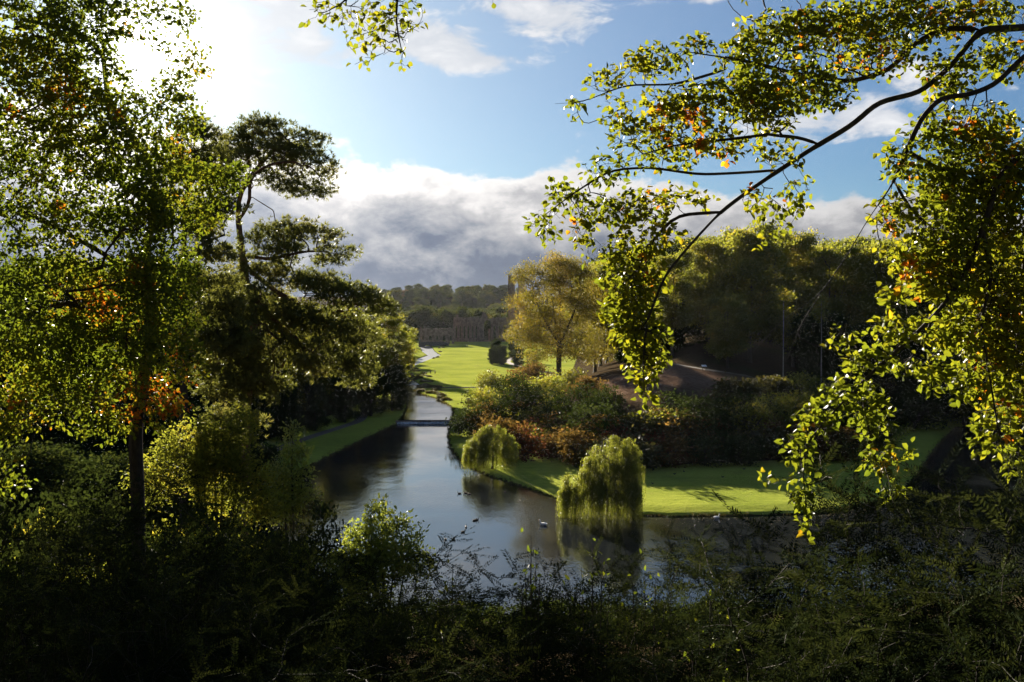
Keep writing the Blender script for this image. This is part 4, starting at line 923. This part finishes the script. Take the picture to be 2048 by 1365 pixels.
def pines():
    Y = 58.0; q = W(485, 640, Y); base = (q[0], Y, 0)
    near_pine('large wind shaped pine leaning right over the valley with flat needle tiers', [[base, W(492, 900, Y), W(498, 640, Y), W(484, 500, Y), W(474, 425, Y), W(480, 380, Y), W(520, 330, Y), W(560, 285, Y)],
        [W(478, 440, Y), W(505, 400, Y-1), W(492, 362, Y-1.2), W(530, 330, Y-2), W(600, 320, Y-3), W(645, 350, Y-3)], [W(505, 395, Y-1), W(545, 420, Y-2)], [W(484, 510, Y), W(540, 520, Y-2), W(620, 500, Y-3), W(690, 510, Y-4)],
        [W(487, 530, Y), W(560, 590, Y-2), W(640, 625, Y-3), W(730, 620, Y-4)], [W(490, 560, Y), W(545, 640, Y-2), W(610, 700, Y-4), W(700, 740, Y-5)]],
        [(530, 262, 60, 28, Y, 1.2), (575, 295, 60, 30, Y-1), (480, 290, 45, 28, Y), (530, 315, 80, 28, Y-1), (610, 325, 40, 24, Y-2), (638, 372, 28, 22, Y-2.5), (600, 290, 50, 30, Y), (640, 340, 30, 24, Y-2), (600, 378, 45, 14, Y-2), (560, 350, 60, 20, Y-1.5), (455, 320, 50, 30, Y+1), (430, 350, 40, 26, Y+1), (500, 365, 40, 16, Y-1),
         (580, 462, 60, 24, Y-2), (635, 478, 50, 22, Y-3), (680, 508, 36, 18, Y-4), (600, 510, 70, 26, Y-2.5), (540, 480, 60, 30, Y-1), (690, 535, 24, 10, Y-4, .5), (520, 540, 60, 30, Y-1),
         (690, 590, 60, 26, Y-4), (740, 605, 50, 26, Y-4.5), (640, 575, 60, 24, Y-3), (590, 560, 60, 24, Y-2), (770, 625, 22, 18, Y-5), (650, 640, 70, 30, Y-4), (590, 640, 70, 36, Y-3), (700, 665, 60, 26, Y-5), (540, 610, 60, 34, Y-2), (570, 700, 60, 34, Y-4), (640, 715, 60, 34, Y-5), (480, 600, 60, 50, Y-5), (500, 690, 60, 50, Y-5), (520, 770, 60, 40, Y-5), (450, 760, 60, 50, Y-4), (470, 840, 60, 40, Y-4), (480, 620, 60, 40, Y-2), (470, 700, 60, 40, Y-2), (520, 760, 50, 30, Y-3), (715, 745, 42, 26, Y-5.5), (690, 715, 50, 30, Y-5), (760, 690, 20, 20, Y-5, .6)],
        1750, 621, M['bark_pine'], 0.26, 1.0, 22)
    Y = 50.0; q = W(368, 640, Y); base = (q[0], Y, 0)
    near_pine('second pine with a thick dark trunk mostly hidden behind the beech leaves', [[base, W(366, 900, Y), W(370, 640, Y), W(368, 480, Y), W(374, 380, Y), W(390, 300, Y)], [W(369, 520, Y), W(410, 480, Y), W(450, 470, Y)]],
        [(400, 270, 36, 22, Y), (375, 300, 40, 26, Y), (420, 310, 34, 22, Y), (360, 340, 46, 24, Y), (400, 350, 50, 24, Y), (345, 390, 40, 20, Y), (430, 420, 46, 30, Y), (400, 450, 46, 30, Y), (430, 500, 50, 24, Y-1), (410, 560, 60, 30, Y-1), (440, 610, 50, 30, Y-1), (330, 560, 50, 30, Y), (450, 680, 50, 40, Y-1), (390, 660, 50, 34, Y-1)], 680, 631, M['bark_dark'], 0.29, 1.0, 22)
pines()
def bushy(name, cat, label, px, top, Y, bl, n, seed, lm, n_per, size, spread, step, r_tip=0.006, fine=True, lean=0.0, part='foliage', aspect=.45, shell=.45):
    b = W(px, 900, Y); b[2] = hz(b[0], b[1])-0.1; t = thing(name, label, cat, b); rng = R(seed)
    B = px_blobs(bl, 0.9); T = blobs(B, n, seed, shell); T = T[T[:, 2] > b[2]+0.1]; tp = W(px, top, Y)
    tr = [[b, b*0.6+tp*0.4+[.1, 0, 0], b*0.25+tp*0.75, tp]]
    for q in B[1:6]: c = np.array(q[:3]); tr.append([b*0.75+tp*0.25, (b*0.75+tp*0.25)*0.4+c*0.6-[0, 0, .2], c])
    g = local(grow(tr, T, step, seed=seed), b)
    obj('trunk' if cat == 'tree' else 'stem', wood_mesh('stem', g, M['bark_dark'], r_tip, 0.5, 0.12, 5), t)
    N, par, D, cnt, ntr = g; idx = np.repeat(np.nonzero(cnt <= 2)[0], n_per)
    P = N[idx]+rng.normal(size=(len(idx), 3))*spread; A = nrm(D[idx]+rng.normal(size=P.shape)*0.8+[0, 0, .25-lean]); Nn = rng.normal(size=P.shape)+[0, 0, .5]
    tint = np.clip(vn(P+b, 1.2)*0.55+rng.uniform(0, .45, len(P)), 0, 1)
    obj(part, leaves(part, P, A, Nn, size*rng.uniform(.65, 1.25, len(P)), size*aspect, lm, tint, fine), t)
bushy('sapling', 'tree', 'bright sunlit willowy sapling in front of the water left of centre', 765, 1010, 24, [(770, 1075, 60, 50, 24), (740, 1035, 14, 28, 24), (765, 1018, 13, 22, 24), (795, 1045, 16, 26, 24), (720, 1080, 34, 36, 24), (820, 1085, 28, 24, 24), (850, 1060, 10, 10, 24, .5), (780, 1120, 90, 40, 24), (730, 1140, 70, 60, 24), (830, 1130, 34, 30, 24), (690, 1120, 30, 26, 24)], 900, 641, M['sapling'], 9, 0.11, 0.09, 0.12, 0.003)
bushy('sapling', 'tree', 'slim pale sapling rising against the left bank lawn', 585, 850, 40, [(588, 905, 26, 30, 40), (583, 868, 12, 20, 40), (565, 950, 36, 34, 40), (605, 945, 22, 20, 40), (580, 1000, 40, 40, 40), (610, 985, 26, 14, 40), (640, 1005, 18, 10, 40, .6), (555, 1020, 30, 30, 40)], 650, 651, M['sapling'], 8, 0.15, 0.14, 0.18, 0.004)
bushy('holly_bush', 'shrub', 'tall glossy green bush between the beech trunk and the slim sapling', 430, 850, 34, [(430, 910, 60, 50, 34), (400, 860, 40, 26, 34), (450, 870, 40, 26, 34), (480, 920, 36, 40, 34), (500, 970, 40, 40, 34), (390, 930, 50, 50, 34), (440, 980, 70, 50, 34), (350, 900, 40, 40, 34), (520, 1010, 50, 40, 34), (480, 850, 40, 30, 34), (310, 960, 50, 50, 33)], 1300, 661, M['oak'], 14, 0.13, 0.16, 0.22, 0.004)
bushy('leafy_bush', 'shrub', 'dark leafy bush low at the left with a bright tip', 190, 965, 17, [(190, 1020, 36, 30, 17), (200, 975, 14, 18, 17), (120, 1050, 50, 30, 17), (240, 1040, 40, 26, 17), (180, 1090, 80, 40, 17)], 420, 671, M['evergreen'], 8, 0.10, 0.10, 0.14, 0.003)
def right_beech():
    Y = 9.0; b = np.array([8.0, 10.5, 0]); b[2] = hz(8.0, 10.5)-0.2
    t = thing('beech_tree', 'near beech with long dark boughs of yellow green leaves reaching in from the right', 'tree', b)
    y = lambda px, py, d=0: W(px, py, Y+d)
    tr = [[b, b+[0, 0, 3], np.array([7.9, 10.3, 31]), np.array([7.6, 10.0, 33.5])],
          [np.array([7.9, 10.3, 30.6]), y(2300, 90, 1), y(2150, 45, .6), y(2050, 55, .3), y(1960, 60), y(1900, 135), y(1840, 185, -.1), y(1755, 205, -.2), y(1705, 250, -.3), y(1620, 300, -.4), y(1560, 340, -.5), y(1500, 380, -.6), y(1440, 425, -.7), y(1380, 490, -.8), y(1330, 550, -.9), y(1295, 640, -1)],
          [y(1640, 290, -.4), y(1600, 275, -.5), y(1530, 270, -.7), y(1470, 245, -.8), y(1430, 190, -.9)], [y(1560, 340, -.5), y(1500, 345, -.3), y(1400, 350, -.2), y(1300, 335, 0), y(1220, 340, 0), y(1150, 385, 0), y(1090, 430, 0)],
          [y(1530, 270, -.7), y(1450, 280, -.5), y(1350, 290, -.4), y(1250, 320, -.3)], [y(1960, 60), y(1890, 55, .3), y(1830, 85, .4), y(1780, 140, .3), y(1700, 165, .2), y(1600, 150, .2), y(1480, 120, .1), y(1380, 105, 0)],
          [y(1450, 140, .1), y(1350, 170, 0), y(1250, 170, 0), y(1165, 205, 0), y(1110, 208, 0)], [y(1440, 425, -.7), y(1350, 430, -.6), y(1290, 500, -.5), y(1270, 560, -.5)], [y(1295, 640, -1), y(1285, 720, -1), y(1290, 800, -1)],
          [y(2150, 45, .6), y(2080, 90, 0), y(2040, 120, -.2), y(1990, 170, -.3), y(1940, 190, -.4), y(1880, 195, -.5), y(1840, 240, -.6), y(1810, 310, -.6), y(1785, 370, -.6), y(1735, 440, -.7), y(1695, 510, -.8), y(1640, 590, -.9), y(1565, 640, -.9), y(1510, 700, -.9)],
          [y(2300, 90, 1), y(2150, 220, .2), y(2050, 300, -.3), y(2000, 350, -.5), y(1965, 460, -.7), y(1930, 550, -.8), y(1880, 620, -1), y(1820, 680, -1.1), y(1760, 730, -1.2), y(1690, 800, -1.3), y(1635, 860, -1.3), y(1590, 920, -1.3)],
          [y(1965, 460, -.7), y(1985, 560, -.8), y(1960, 640, -.9), y(1980, 760, -1), y(2000, 880, -1)], [y(1720, 760, -1.2), y(1735, 850, -1.2), y(1760, 960, -1.3), y(1775, 990, -1.3)], [y(1600, 900, -1.3), y(1610, 980, -1.3), y(1615, 1070, -1.3)],
          [y(1788, 362, -.6), y(1820, 420, -.6), y(1885, 475, -.5)], [y(1810, 300, -.6), y(1880, 340, -.4), y(1960, 350, -.3)], [y(2100, 260, -.1), y(2060, 420, -.3), y(2040, 600, -.4), y(2030, 760, -.4)], [y(1640, 590, -.9), y(1600, 650, -.9), y(1575, 720, -.8)]]
    el = [(2180, 400, 110, 220, 0, .3), (1550, -60, 160, 50, .2, .3), (1620, 60, 150, 50, .2, 1), (1800, 40, 160, 45, .3, 1), (1960, 20, 110, 40, .2, .6), (1500, 110, 70, 50, .1, 1), (1390, 90, 40, 22, 0, 1.2), (1300, 125, 80, 30, 0, 1.1), (1220, 160, 60, 24, 0, .8), (1150, 215, 26, 34, 0, .5), (1500, 190, 110, 50, -.3, 1.1), (1370, 210, 90, 50, -.2, .9), (1620, 170, 100, 60, 0, 1), (1750, 110, 90, 45, .2, .8),
          (1290, 270, 90, 40, -.2, .9), (1430, 280, 90, 40, -.4, .8), (1230, 230, 40, 40, -.1, .5), (1540, 230, 60, 50, -.5, .9), (1560, 310, 60, 30, -.5, .6), (1330, 320, 80, 24, -.1, .6), (1220, 340, 60, 30, 0, .9), (1140, 390, 50, 36, 0, 1.1), (1095, 450, 32, 34, 0, 1.2), (1170, 460, 30, 40, 0, .8), (1190, 510, 18, 30, 0, .7), (1210, 420, 60, 34, 0, 1),
          (1290, 420, 70, 40, -.3, 1.1), (1370, 395, 60, 24, -.5, .8), (1265, 500, 50, 50, -.4, 1.2), (1320, 480, 40, 40, -.6, 1), (1265, 580, 40, 60, -.6, 1.4), (1275, 660, 45, 60, -.8, 1.6), (1285, 730, 40, 50, -.9, 1.3), (1290, 800, 26, 40, -1, .7), (1520, 400, 36, 40, -.6, .8), (1590, 390, 26, 50, -.5, .7), (1530, 480, 20, 30, -.6, .3),
          (1900, 150, 60, 60, 0, .8), (2000, 110, 60, 50, 0, .8), (1870, 260, 60, 50, -.3, .9), (1960, 260, 80, 60, -.3, 1.1), (1800, 320, 40, 60, -.6, .7), (1900, 350, 90, 60, -.4, 1.3), (2010, 330, 60, 70, -.2, 1.3), (1800, 430, 60, 50, -.6, 1.1), (1900, 460, 90, 60, -.6, 1.4), (2010, 460, 60, 70, -.3, 1.4), (1800, 510, 50, 30, -.7, .6), (1880, 560, 80, 50, -.8, 1.3), (2000, 580, 70, 70, -.5, 1.4),
          (1790, 590, 40, 30, -1, .7), (1810, 660, 70, 40, -1.1, 1.2), (1920, 660, 80, 50, -.9, 1.4), (2010, 700, 60, 60, -.6, 1.3), (1740, 720, 60, 36, -1.2, 1.1), (1850, 740, 60, 40, -1.1, .9), (1950, 760, 60, 50, -.9, 1.1), (2020, 800, 50, 60, -.6, 1), (1690, 680, 40, 24, -1.1, .6), (1700, 790, 60, 40, -1.3, 1.1), (1990, 860, 50, 60, -.9, .9), (2030, 920, 30, 40, -.7, .5), (1640, 840, 50, 34, -1.3, 1),
          (1740, 840, 40, 50, -1.2, 1), (1760, 920, 40, 40, -1.3, .9), (1600, 900, 40, 36, -1.3, .9), (1800, 900, 30, 26, -1.2, .5), (1780, 980, 26, 24, -1.3, .4), (1605, 980, 26, 50, -1.3, .9), (1540, 960, 50, 8, -1.3, .4), (1612, 1050, 12, 36, -1.3, .5), (1720, 720, 30, 20, -1.2, .5), (1650, 690, 20, 14, -1, .4)]
    el += [(1250, 620, 50, 70, -.6, 1.5), (1300, 700, 40, 60, -.8, 1.4), (1235, 530, 40, 60, -.3, 1.2), (1290, 560, 44, 60, -.6, 1.2), (1560, 420, 40, 40, -.5, .6), (1960, 380, 110, 120, -.3, 1.2), (1990, 640, 90, 120, -.6, 1.2), (1900, 520, 120, 80, -.6, 1)]
    bl = px_blobs([(a, c, rx, ry, Y+d, wt*(1.25 if a > 1780 and c > 180 else 1.35 if c < 260 and a > 1300 else 1.35 if a > 1540 and c > 640 else 1)) for a, c, rx, ry, d, wt in el], 0.8)
    T = blobs(bl, 17500, 701, 0.5)
    g = local(grow(tr, T, 0.055, seed=702, avoid_low=-0.15, sag=0.12), b)
    obj('bough', wood_mesh('bough', g, M['bark_dark'], 0.0015, 0.405, 0.22, 7), t)
    N, par, D, cnt, ntr = g; rng = R(703); wpos = N+b
    ok = (cnt <= 4) & (np.arange(len(N)) >= ntr)
    idx = np.nonzero(ok & (rng.uniform(size=len(N)) < 0.82))[0]; idx = np.repeat(idx, rng.integers(1, 4, len(idx)))
    side = np.where(rng.uniform(size=len(idx)) < .5, 1, -1)[:, None]; lat = nrm(np.cross(D[idx], [0.2, 0.5, 0.85]))*side
    A = nrm(D[idx]*0.55+lat*0.9+rng.normal(size=(len(idx), 3))*0.45+[0, 0, -0.35]); P = N[idx]+A*0.008+rng.normal(size=A.shape)*0.022
    Nn = rng.normal(size=A.shape)*0.75+[0, -0.15, 0.6]
    q = P+b; tint = np.clip(vn(q, .9)*0.40+rng.uniform(0, .38, len(P))+0.55*smooth(.74, .86, vn(q+9, .28))*(rng.uniform(size=len(P)) < .75), 0, 1)
    obj('foliage', leaves('foliage', P, A, Nn, 0.068*rng.uniform(.55, 1.25, len(P)), 0.046*rng.uniform(.7, 1.15, len(P)), M['beech'], tint, True), t)
right_beech()
def top_bough():
    Y = 8.0; b = np.array([-3.2, -4.5, 0]); b[2] = hz(b[0], b[1])-0.2; y = lambda px, py, d=0: W(px, py, Y+d)
    t = thing('beech_tree', 'beech overhead whose leafy twig tips hang into the top of the view', 'tree', b)
    tr = [[b, b+[0, 0, 3], b+[.2, .3, 6.5]], [b+[.2, .3, 6.4], np.array([-2.6, -.5, 34.5]), np.array([-1.8, 4, 33.5]), y(820, -140)], [y(820, -140), y(800, -50), y(790, 40), y(805, 110)], [y(820, -140), y(730, -60), y(690, 10), y(660, 20)], [y(820, -140), y(920, -60), y(985, -10)]]
    el = [(640, 20, 40, 30, 0, .9), (700, 20, 50, 28, 0, 1.2), (780, 15, 60, 34, 0, 1.4), (840, 10, 26, 20, 0, .8), (760, 70, 40, 30, 0, .9), (800, 70, 30, 40, 0, .9), (725, 115, 28, 22, 0, 1.4), (800, 125, 18, 28, 0, 1.6), (750, 80, 60, 36, 0, 1), (620, 40, 14, 20, 0, .3), (840, 90, 14, 16, 0, .4), (690, 50, 40, 26, 0, .8), (770, 40, 70, 40, 0, 1.2), (830, 45, 24, 30, 0, .8), (800, -70, 150, 50, .2, 1.6), (980, 5, 10, 14, 0, .2)]
    T = blobs(px_blobs([(a, c, rx, ry, Y+d, wt) for a, c, rx, ry, d, wt in el], 1.2), 800, 711, .5)
    g = local(grow(tr, T, 0.055, seed=712, sag=0.15), b); N, par, D, cnt, ntr = g; rng = R(713)
    obj('bough', wood_mesh('bough', g, M['bark_dark'], 0.0016, 0.44, 0.2, 6), t)
    idx = np.nonzero((cnt <= 4) & (np.arange(len(N)) >= ntr) & (rng.uniform(size=len(N)) < .75))[0]
    A = nrm(D[idx]*0.5+rng.normal(size=(len(idx), 3))*0.7+[0, 0, -.4]); Nn = rng.normal(size=A.shape)*0.75+[0, -.1, .6]; P = N[idx]+rng.normal(size=A.shape)*.012
    obj('foliage', leaves('foliage', P, A, Nn, 0.060*rng.uniform(.6, 1.2, len(P)), 0.042, M['beech'], np.clip(vn(P, .8)*.3+rng.uniform(0, .42, len(P)), 0, 1), True), t)
top_bough()

# ------------------------------------------------------------------ yews below the viewpoint
for px, top, Y, lab, w in ((1185, 1085, 7.2, 'young beech sprout with a few bright leaves at bottom centre', 1.0), (1062, 1070, 6.6, 'single thin leafy shoot standing before the open water', .5), (1290, 1120, 7.6, 'leafy sprout with bright tips before the dark water', 1.1), (1420, 1200, 6.2, 'low leafy sprout among the black yews right of centre', 1.0), (330, 1065, 9.5, 'leafy sprout with yellow tips among yews on the left', 1.0), (905, 1130, 8.0, 'small leafy sprout at the water edge right of the bright sapling', .8)):
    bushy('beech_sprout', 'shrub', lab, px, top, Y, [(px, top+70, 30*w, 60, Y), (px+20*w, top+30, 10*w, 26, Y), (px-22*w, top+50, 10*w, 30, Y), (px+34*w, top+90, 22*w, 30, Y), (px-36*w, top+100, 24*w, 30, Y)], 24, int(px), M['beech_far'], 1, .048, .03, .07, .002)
def make_yew(seed, rad, h, n=640, shoots=30):
    rng = R(seed); t = thing('yew_bush', '', 'shrub')
    T = blobs([(0, 0, h*.40, rad*.9, rad*.9, h*.42), (rad*.4, 0, h*.5, rad*.5, rad*.5, h*.3), (-rad*.4, .2, h*.5, rad*.5, rad*.5, h*.3), (0, rad*.4, h*.55, rad*.5, rad*.5, h*.3)], n, seed, .4); T = T[T[:, 2] > .1]
    ex = []
    for i in range(shoots):
        a = rng.uniform(0, TAU); q = rng.uniform(.15, .75)*rad; ex.append((q*math.cos(a), q*math.sin(a), h*rng.uniform(.84, 1.08)))
    T = np.concatenate([T, np.array(ex)])
    tr = [[(0, 0, -.3), (0, 0, h*.3)]]+[[(0, 0, .1), (rad*.35*math.cos(a), rad*.35*math.sin(a), h*.35), (rad*.6*math.cos(a), rad*.6*math.sin(a), h*.7)] for a in np.arange(6)*1.05+.3]
    g = grow(tr, T, .09, seed=seed, curve=.5); N, par, D, cnt, ntr = g
    obj('stem', wood_mesh('stem', g, M['bark_dark'], .002, .45, .05, 5), t)
    e = np.nonzero((cnt <= 3) & (np.arange(len(N)) >= ntr))[0]
    # side sprays: short twigs leaving the shoot left and right
    lat = nrm(np.cross(D[e], [0.1, 0.2, 0.95])+rng.normal(size=(len(e), 3))*.25)
    S0, S1, SD = [N[e]], [N[par[e]]], []
    P, A, U = [], [], []
    def needles(p0, d, ln, up, k, L):
        s = (np.arange(k)+.5)/k
        q = (p0[:, None]+d[:, None]*(s*ln)[None, :, None]); sd = np.cross(d, up); sd = nrm(sd)
        for sg in (-1, 1):
            P.append(q.reshape(-1, 3)); A.append(np.repeat(nrm(d*.55+sd*sg*.85+up*.15), k, 0)); U.append(np.repeat(up, k, 0))
    up = nrm(np.cross(lat, D[e])+rng.normal(size=lat.shape)*.2); up[up[:, 2] < 0] *= -1
    needles(N[par[e]], nrm(N[e]-N[par[e]]), .09, up, 4, .02)
    for sg in (-1, 1):
        m = rng.uniform(size=len(e)) < .8; d = nrm(D[e][m]*.7+lat[m]*sg*.8+[0, 0, -.08]); needles(N[e][m], d, .20*1.0, up[m], 12, .02)
    P = np.concatenate(P); A = np.concatenate(A)+rng.normal(size=(len(P), 3))*.12; U = np.concatenate(U)+rng.normal(size=(len(P), 3))*.3
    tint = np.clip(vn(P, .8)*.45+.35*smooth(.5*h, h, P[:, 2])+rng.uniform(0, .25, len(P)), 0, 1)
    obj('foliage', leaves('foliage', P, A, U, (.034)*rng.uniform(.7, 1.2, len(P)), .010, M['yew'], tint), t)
    HT[t.name] = h; return t
yews = [make_yew(801, 1.5, 2.6), make_yew(811, 1.7, 2.3), make_yew(821, 1.3, 2.9, 560, 40)]
YB = [(292, 945, 14, 2, 'dark yew standing right in front of the left beech trunk'), (215, 985, 15, 0, 'dark yew just left of the beech trunk foot'), (1000, 1105, 7.5, 0, 'yew with feathery leading shoots reaching up at bottom centre'), (1075, 1100, 9, 1, 'yew behind the bottom centre shoots, just right of them'), (1200, 1165, 7, 1, 'low yew between bottom centre and the long dark shoots'), (1340, 1090, 8.5, 2, 'yew with long thin dark shoots in front of the dark water'),
      (1480, 1040, 9, 2, 'yew whose thin tips overlap the lit lawn edge on the right'), (1590, 1110, 6.2, 0, 'yew right of the lawn edge tips under the hanging spray'), (1690, 1090, 6.8, 1, 'yew with pale ferny sprays low on the right'), (1800, 1050, 7.5, 2, 'dark yew below the right hand beech leaf tips'), (1890, 975, 8.5, 0, 'tall dark yew at the lower right before the shaded water'), (1985, 955, 8, 1, 'tallest dark yew in the lower right corner'), (2060, 1000, 6, 2, 'yew cut off by the right edge'),
      (60, 1010, 11, 1, 'dark yew at the left edge below the beech'), (150, 1040, 9, 2, 'dark yew left of the bright tipped bush'), (330, 1030, 12, 0, 'yew with glinting tips under the holly bush'), (400, 1050, 10, 1, 'yew right of the glinting one, dark inside'), (480, 1030, 14, 1, 'rounded yew below the slim sapling on the left'), (570, 1065, 12, 0, 'yew with frosted looking tips left of the dark bush'), (635, 1065, 16, 2, 'small dark bushy yew against the water left of the bright sapling'),
      (660, 1120, 11, 1, 'yew at the left foot of the bright sapling'), (780, 1180, 9, 0, 'yew in front of the bright sapling'), (880, 1150, 8.5, 1, 'yew right of the bright sapling with low tips'), (240, 1100, 8, 0, 'black yew in the lower left, second row'), (540, 1150, 8, 2, 'black yew lower left of centre, second row'), (80, 1130, 6.5, 1, 'black yew in the lower left corner'), (380, 1150, 6.5, 2, 'black yew at the bottom between corner and centre'),
      (700, 1220, 6.5, 1, 'black yew at the bottom below the bright sapling'), (900, 1240, 6, 2, 'black yew at the bottom left of the feathery shoots'), (1100, 1220, 6, 0, 'black yew at the bottom right of the feathery shoots'), (1330, 1210, 5.8, 1, 'black yew at the bottom below the long thin shoots'), (1500, 1200, 5.6, 0, 'black yew at the bottom below the lawn edge tips'), (1820, 1180, 5.2, 1, 'black yew at the bottom right below the tall ones')]
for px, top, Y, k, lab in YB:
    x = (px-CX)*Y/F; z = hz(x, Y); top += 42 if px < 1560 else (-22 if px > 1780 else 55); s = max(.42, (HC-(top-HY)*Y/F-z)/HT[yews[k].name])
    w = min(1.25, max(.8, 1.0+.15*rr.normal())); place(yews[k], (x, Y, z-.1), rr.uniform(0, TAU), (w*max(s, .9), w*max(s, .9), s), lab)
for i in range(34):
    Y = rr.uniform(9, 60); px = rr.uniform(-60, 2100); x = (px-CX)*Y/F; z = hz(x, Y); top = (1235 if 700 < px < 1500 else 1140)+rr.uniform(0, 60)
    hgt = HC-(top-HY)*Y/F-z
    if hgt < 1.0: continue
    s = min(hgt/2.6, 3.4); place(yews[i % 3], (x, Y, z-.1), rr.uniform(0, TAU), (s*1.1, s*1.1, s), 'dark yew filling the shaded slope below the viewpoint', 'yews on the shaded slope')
for px, top, Y, lab in ((20, 880, 75, 'dark bushy evergreen low on the far left slope'), (110, 900, 85, 'dark evergreen beneath the left beech limbs'), (200, 905, 95, 'black evergreen left of the beech trunk'), (330, 890, 105, 'dark evergreen just right of the beech trunk'), (420, 890, 120, 'dark evergreen behind the glossy bush'), (500, 880, 140, 'dark evergreen above the left lawn end'),
        (70, 800, 110, 'shaded evergreen higher on the left slope'), (170, 790, 120, 'shaded evergreen under the beech canopy'), (260, 800, 130, 'shaded evergreen behind the beech trunk'), (360, 800, 145, 'shaded evergreen right behind the beech trunk foliage'), (450, 810, 158, 'shaded evergreen at the left end of the gravel path')):
    plant_at(dark, px, top, Y, rr.uniform(0, TAU), lab, None, 1.35, .3)
for x, y in ((-9, -9), (3, -13), (12, -7), (-18, -14), (22, -16), (-3, -24), (14, -26), (-28, -4)):      # the wood the viewer stands in
    place(oak if x % 2 else ash, (x, y, hz(x, y)-.3), rr.uniform(0, TAU), rr.uniform(.75, .95), 'tall woodland tree standing behind the viewpoint', 'trees behind the viewpoint')
sh['olive'] = make_shrub('broadleaf_shrub', 1.9, 2.8, 461, M['oak'], 330, 60, .10, .17); sh['green_near'] = make_shrub('broadleaf_evergreen', 1.9, 2.8, 471, M['evergreen'], 330, 60, .09, .17)
for px, top, Y, kx, lab in ((320, 985, 27, 'olive', 'dim olive bush under the glossy bush on the left'), (400, 1000, 29, 'green_near', 'dark bush under the glossy bush beside the beech trunk'), (470, 985, 31, 'olive', 'olive bush at the foot of the glossy bush'), (545, 1000, 34, 'green_near', 'dark bush at the foot of the slim sapling'),
        (600, 1035, 30, 'olive', 'dim bush right of the slim sapling foot'), (250, 975, 25, 'green_near', 'dark bush in front of the left beech trunk foot'), (170, 980, 24, 'green_near', 'dark bush left of the beech trunk foot'), (80, 985, 23, 'olive', 'dim olive bush at the left edge under low beech leaves'), (0, 975, 22, 'green_near', 'dark bush cut by the left edge')):
    x = (px-CX)*Y/F; z = hz(x, Y); q = (HC-(top-HY)*Y/F-z)/HT[sh[kx].name]; place(sh[kx], (x, Y, z-.2), rr.uniform(0, TAU), (max(.8, min(q, 1.3)), max(.8, min(q, 1.3)), q), lab)
for i in range(22):
    Y = rr.uniform(62, 86); px = 560+i*45+rr.uniform(-20, 20); x = (px-CX)*Y/F; z = hz(x, Y); top = 1192+rr.uniform(-14, 22)
    s = (HC-(top-HY)*Y/F-z)/HT[sh['green'].name]
    if s > .25: place(sh['green'], (x, Y, z-.2), rr.uniform(0, TAU), (max(s, .8), max(s, .8), s), 'dark bush along the near shore below the viewpoint', 'bushes along the near shore')
def bank_grass():                                    # rough grass left standing where the mower cannot reach
    rng = R(55); P = []
    for poly, z0, n in ((LAWN_EDGE, 0.0, 5200), ([(560, 965), (640, 925), (720, 885), (796, 849)], 0.0, 2200), ([(901, 843), (904, 828), (901, 815), (880, 801), (850, 791), (822, 782)], ZU, 1500), ([(797, 845), (808, 832), (816, 818), (816, 800)], ZU, 700)):
        Q = np.array([g2(*p, z0) for p in poly]); L = np.r_[0, np.cumsum(np.linalg.norm(np.diff(Q, axis=0), axis=1))]; t = rng.uniform(0, L[-1], n)
        P.append(np.c_[np.interp(t, L, Q[:, 0]), np.interp(t, L, Q[:, 1])]+rng.normal(size=(n, 2))*.35)
    P = np.concatenate(P); z = terrain(P[:, 0], P[:, 1]); k = z > -.25; P = np.c_[P, z-.03][k]; keep = vn(P, 3.0) > rng.uniform(0.1, .6, len(P)); P = P[keep]
    P = np.repeat(P, 5, 0); P[:, :2] += rng.normal(size=(len(P), 2))*.12; A = nrm(rng.normal(size=P.shape)*.45+[0, 0, 1])
    tag(obj('bank_grass', leaves('bank_grass', P, A, rng.normal(size=P.shape), .38*rng.uniform(.4, 1.4, len(P)), .05, M['sedge'], rng.uniform(0, 1, len(P)))), kind='stuff')
bank_grass()
def floating_leaves():
    rng = R(57); Q = np.array([g2(*p) for p in LAWN_EDGE[8:]]); L = np.r_[0, np.cumsum(np.linalg.norm(np.diff(Q, axis=0), axis=1))]; n = 1500; t = rng.uniform(0, L[-1], n)
    P = np.c_[np.interp(t, L, Q[:, 0]), np.interp(t, L, Q[:, 1])-rng.exponential(5.0, n)-.5, np.full(n, .012)]; P = P[sdf(P[:, :2], LOWER) < -.4]
    A = nrm(np.c_[rng.normal(size=(len(P), 2)), np.zeros(len(P))]); tag(obj('floating_leaves', leaves('floating_leaves', P, A, np.tile([0, 0, 1.0], (len(P), 1))+rng.normal(size=P.shape)*.05, .16*rng.uniform(.5, 1.3, len(P)), .1, M['straw'], rng.uniform(0, 1, len(P)))), kind='stuff')
floating_leaves()
for n_, o in list(bpy.data.objects.items()):         # prototypes that were never placed
    if o.parent is None and 'label' in o and o['label'] == '':
        for c in list(o.children): bpy.data.objects.remove(c)
        bpy.data.objects.remove(o)

# ------------------------------------------------------------------ the damp air of the valley
def haze():
    mb = MB(); mb.box(-3400, 3400, -120, 4600, -3.5, 115); m = bpy.data.materials.new('haze'); m.use_nodes = True; nt = m.node_tree; nt.nodes.clear()
    out = nt.nodes.new('ShaderNodeOutputMaterial'); v = nt.nodes.new('ShaderNodeVolumePrincipled')
    v.inputs['Color'].default_value = (0.85, 0.9, 1.0, 1); v.inputs['Density'].default_value = 0.000012; v.inputs['Anisotropy'].default_value = 0.3
    nt.links.new(v.outputs[0], out.inputs['Volume']); tag(mb.build('haze', m), kind='stuff')
haze()
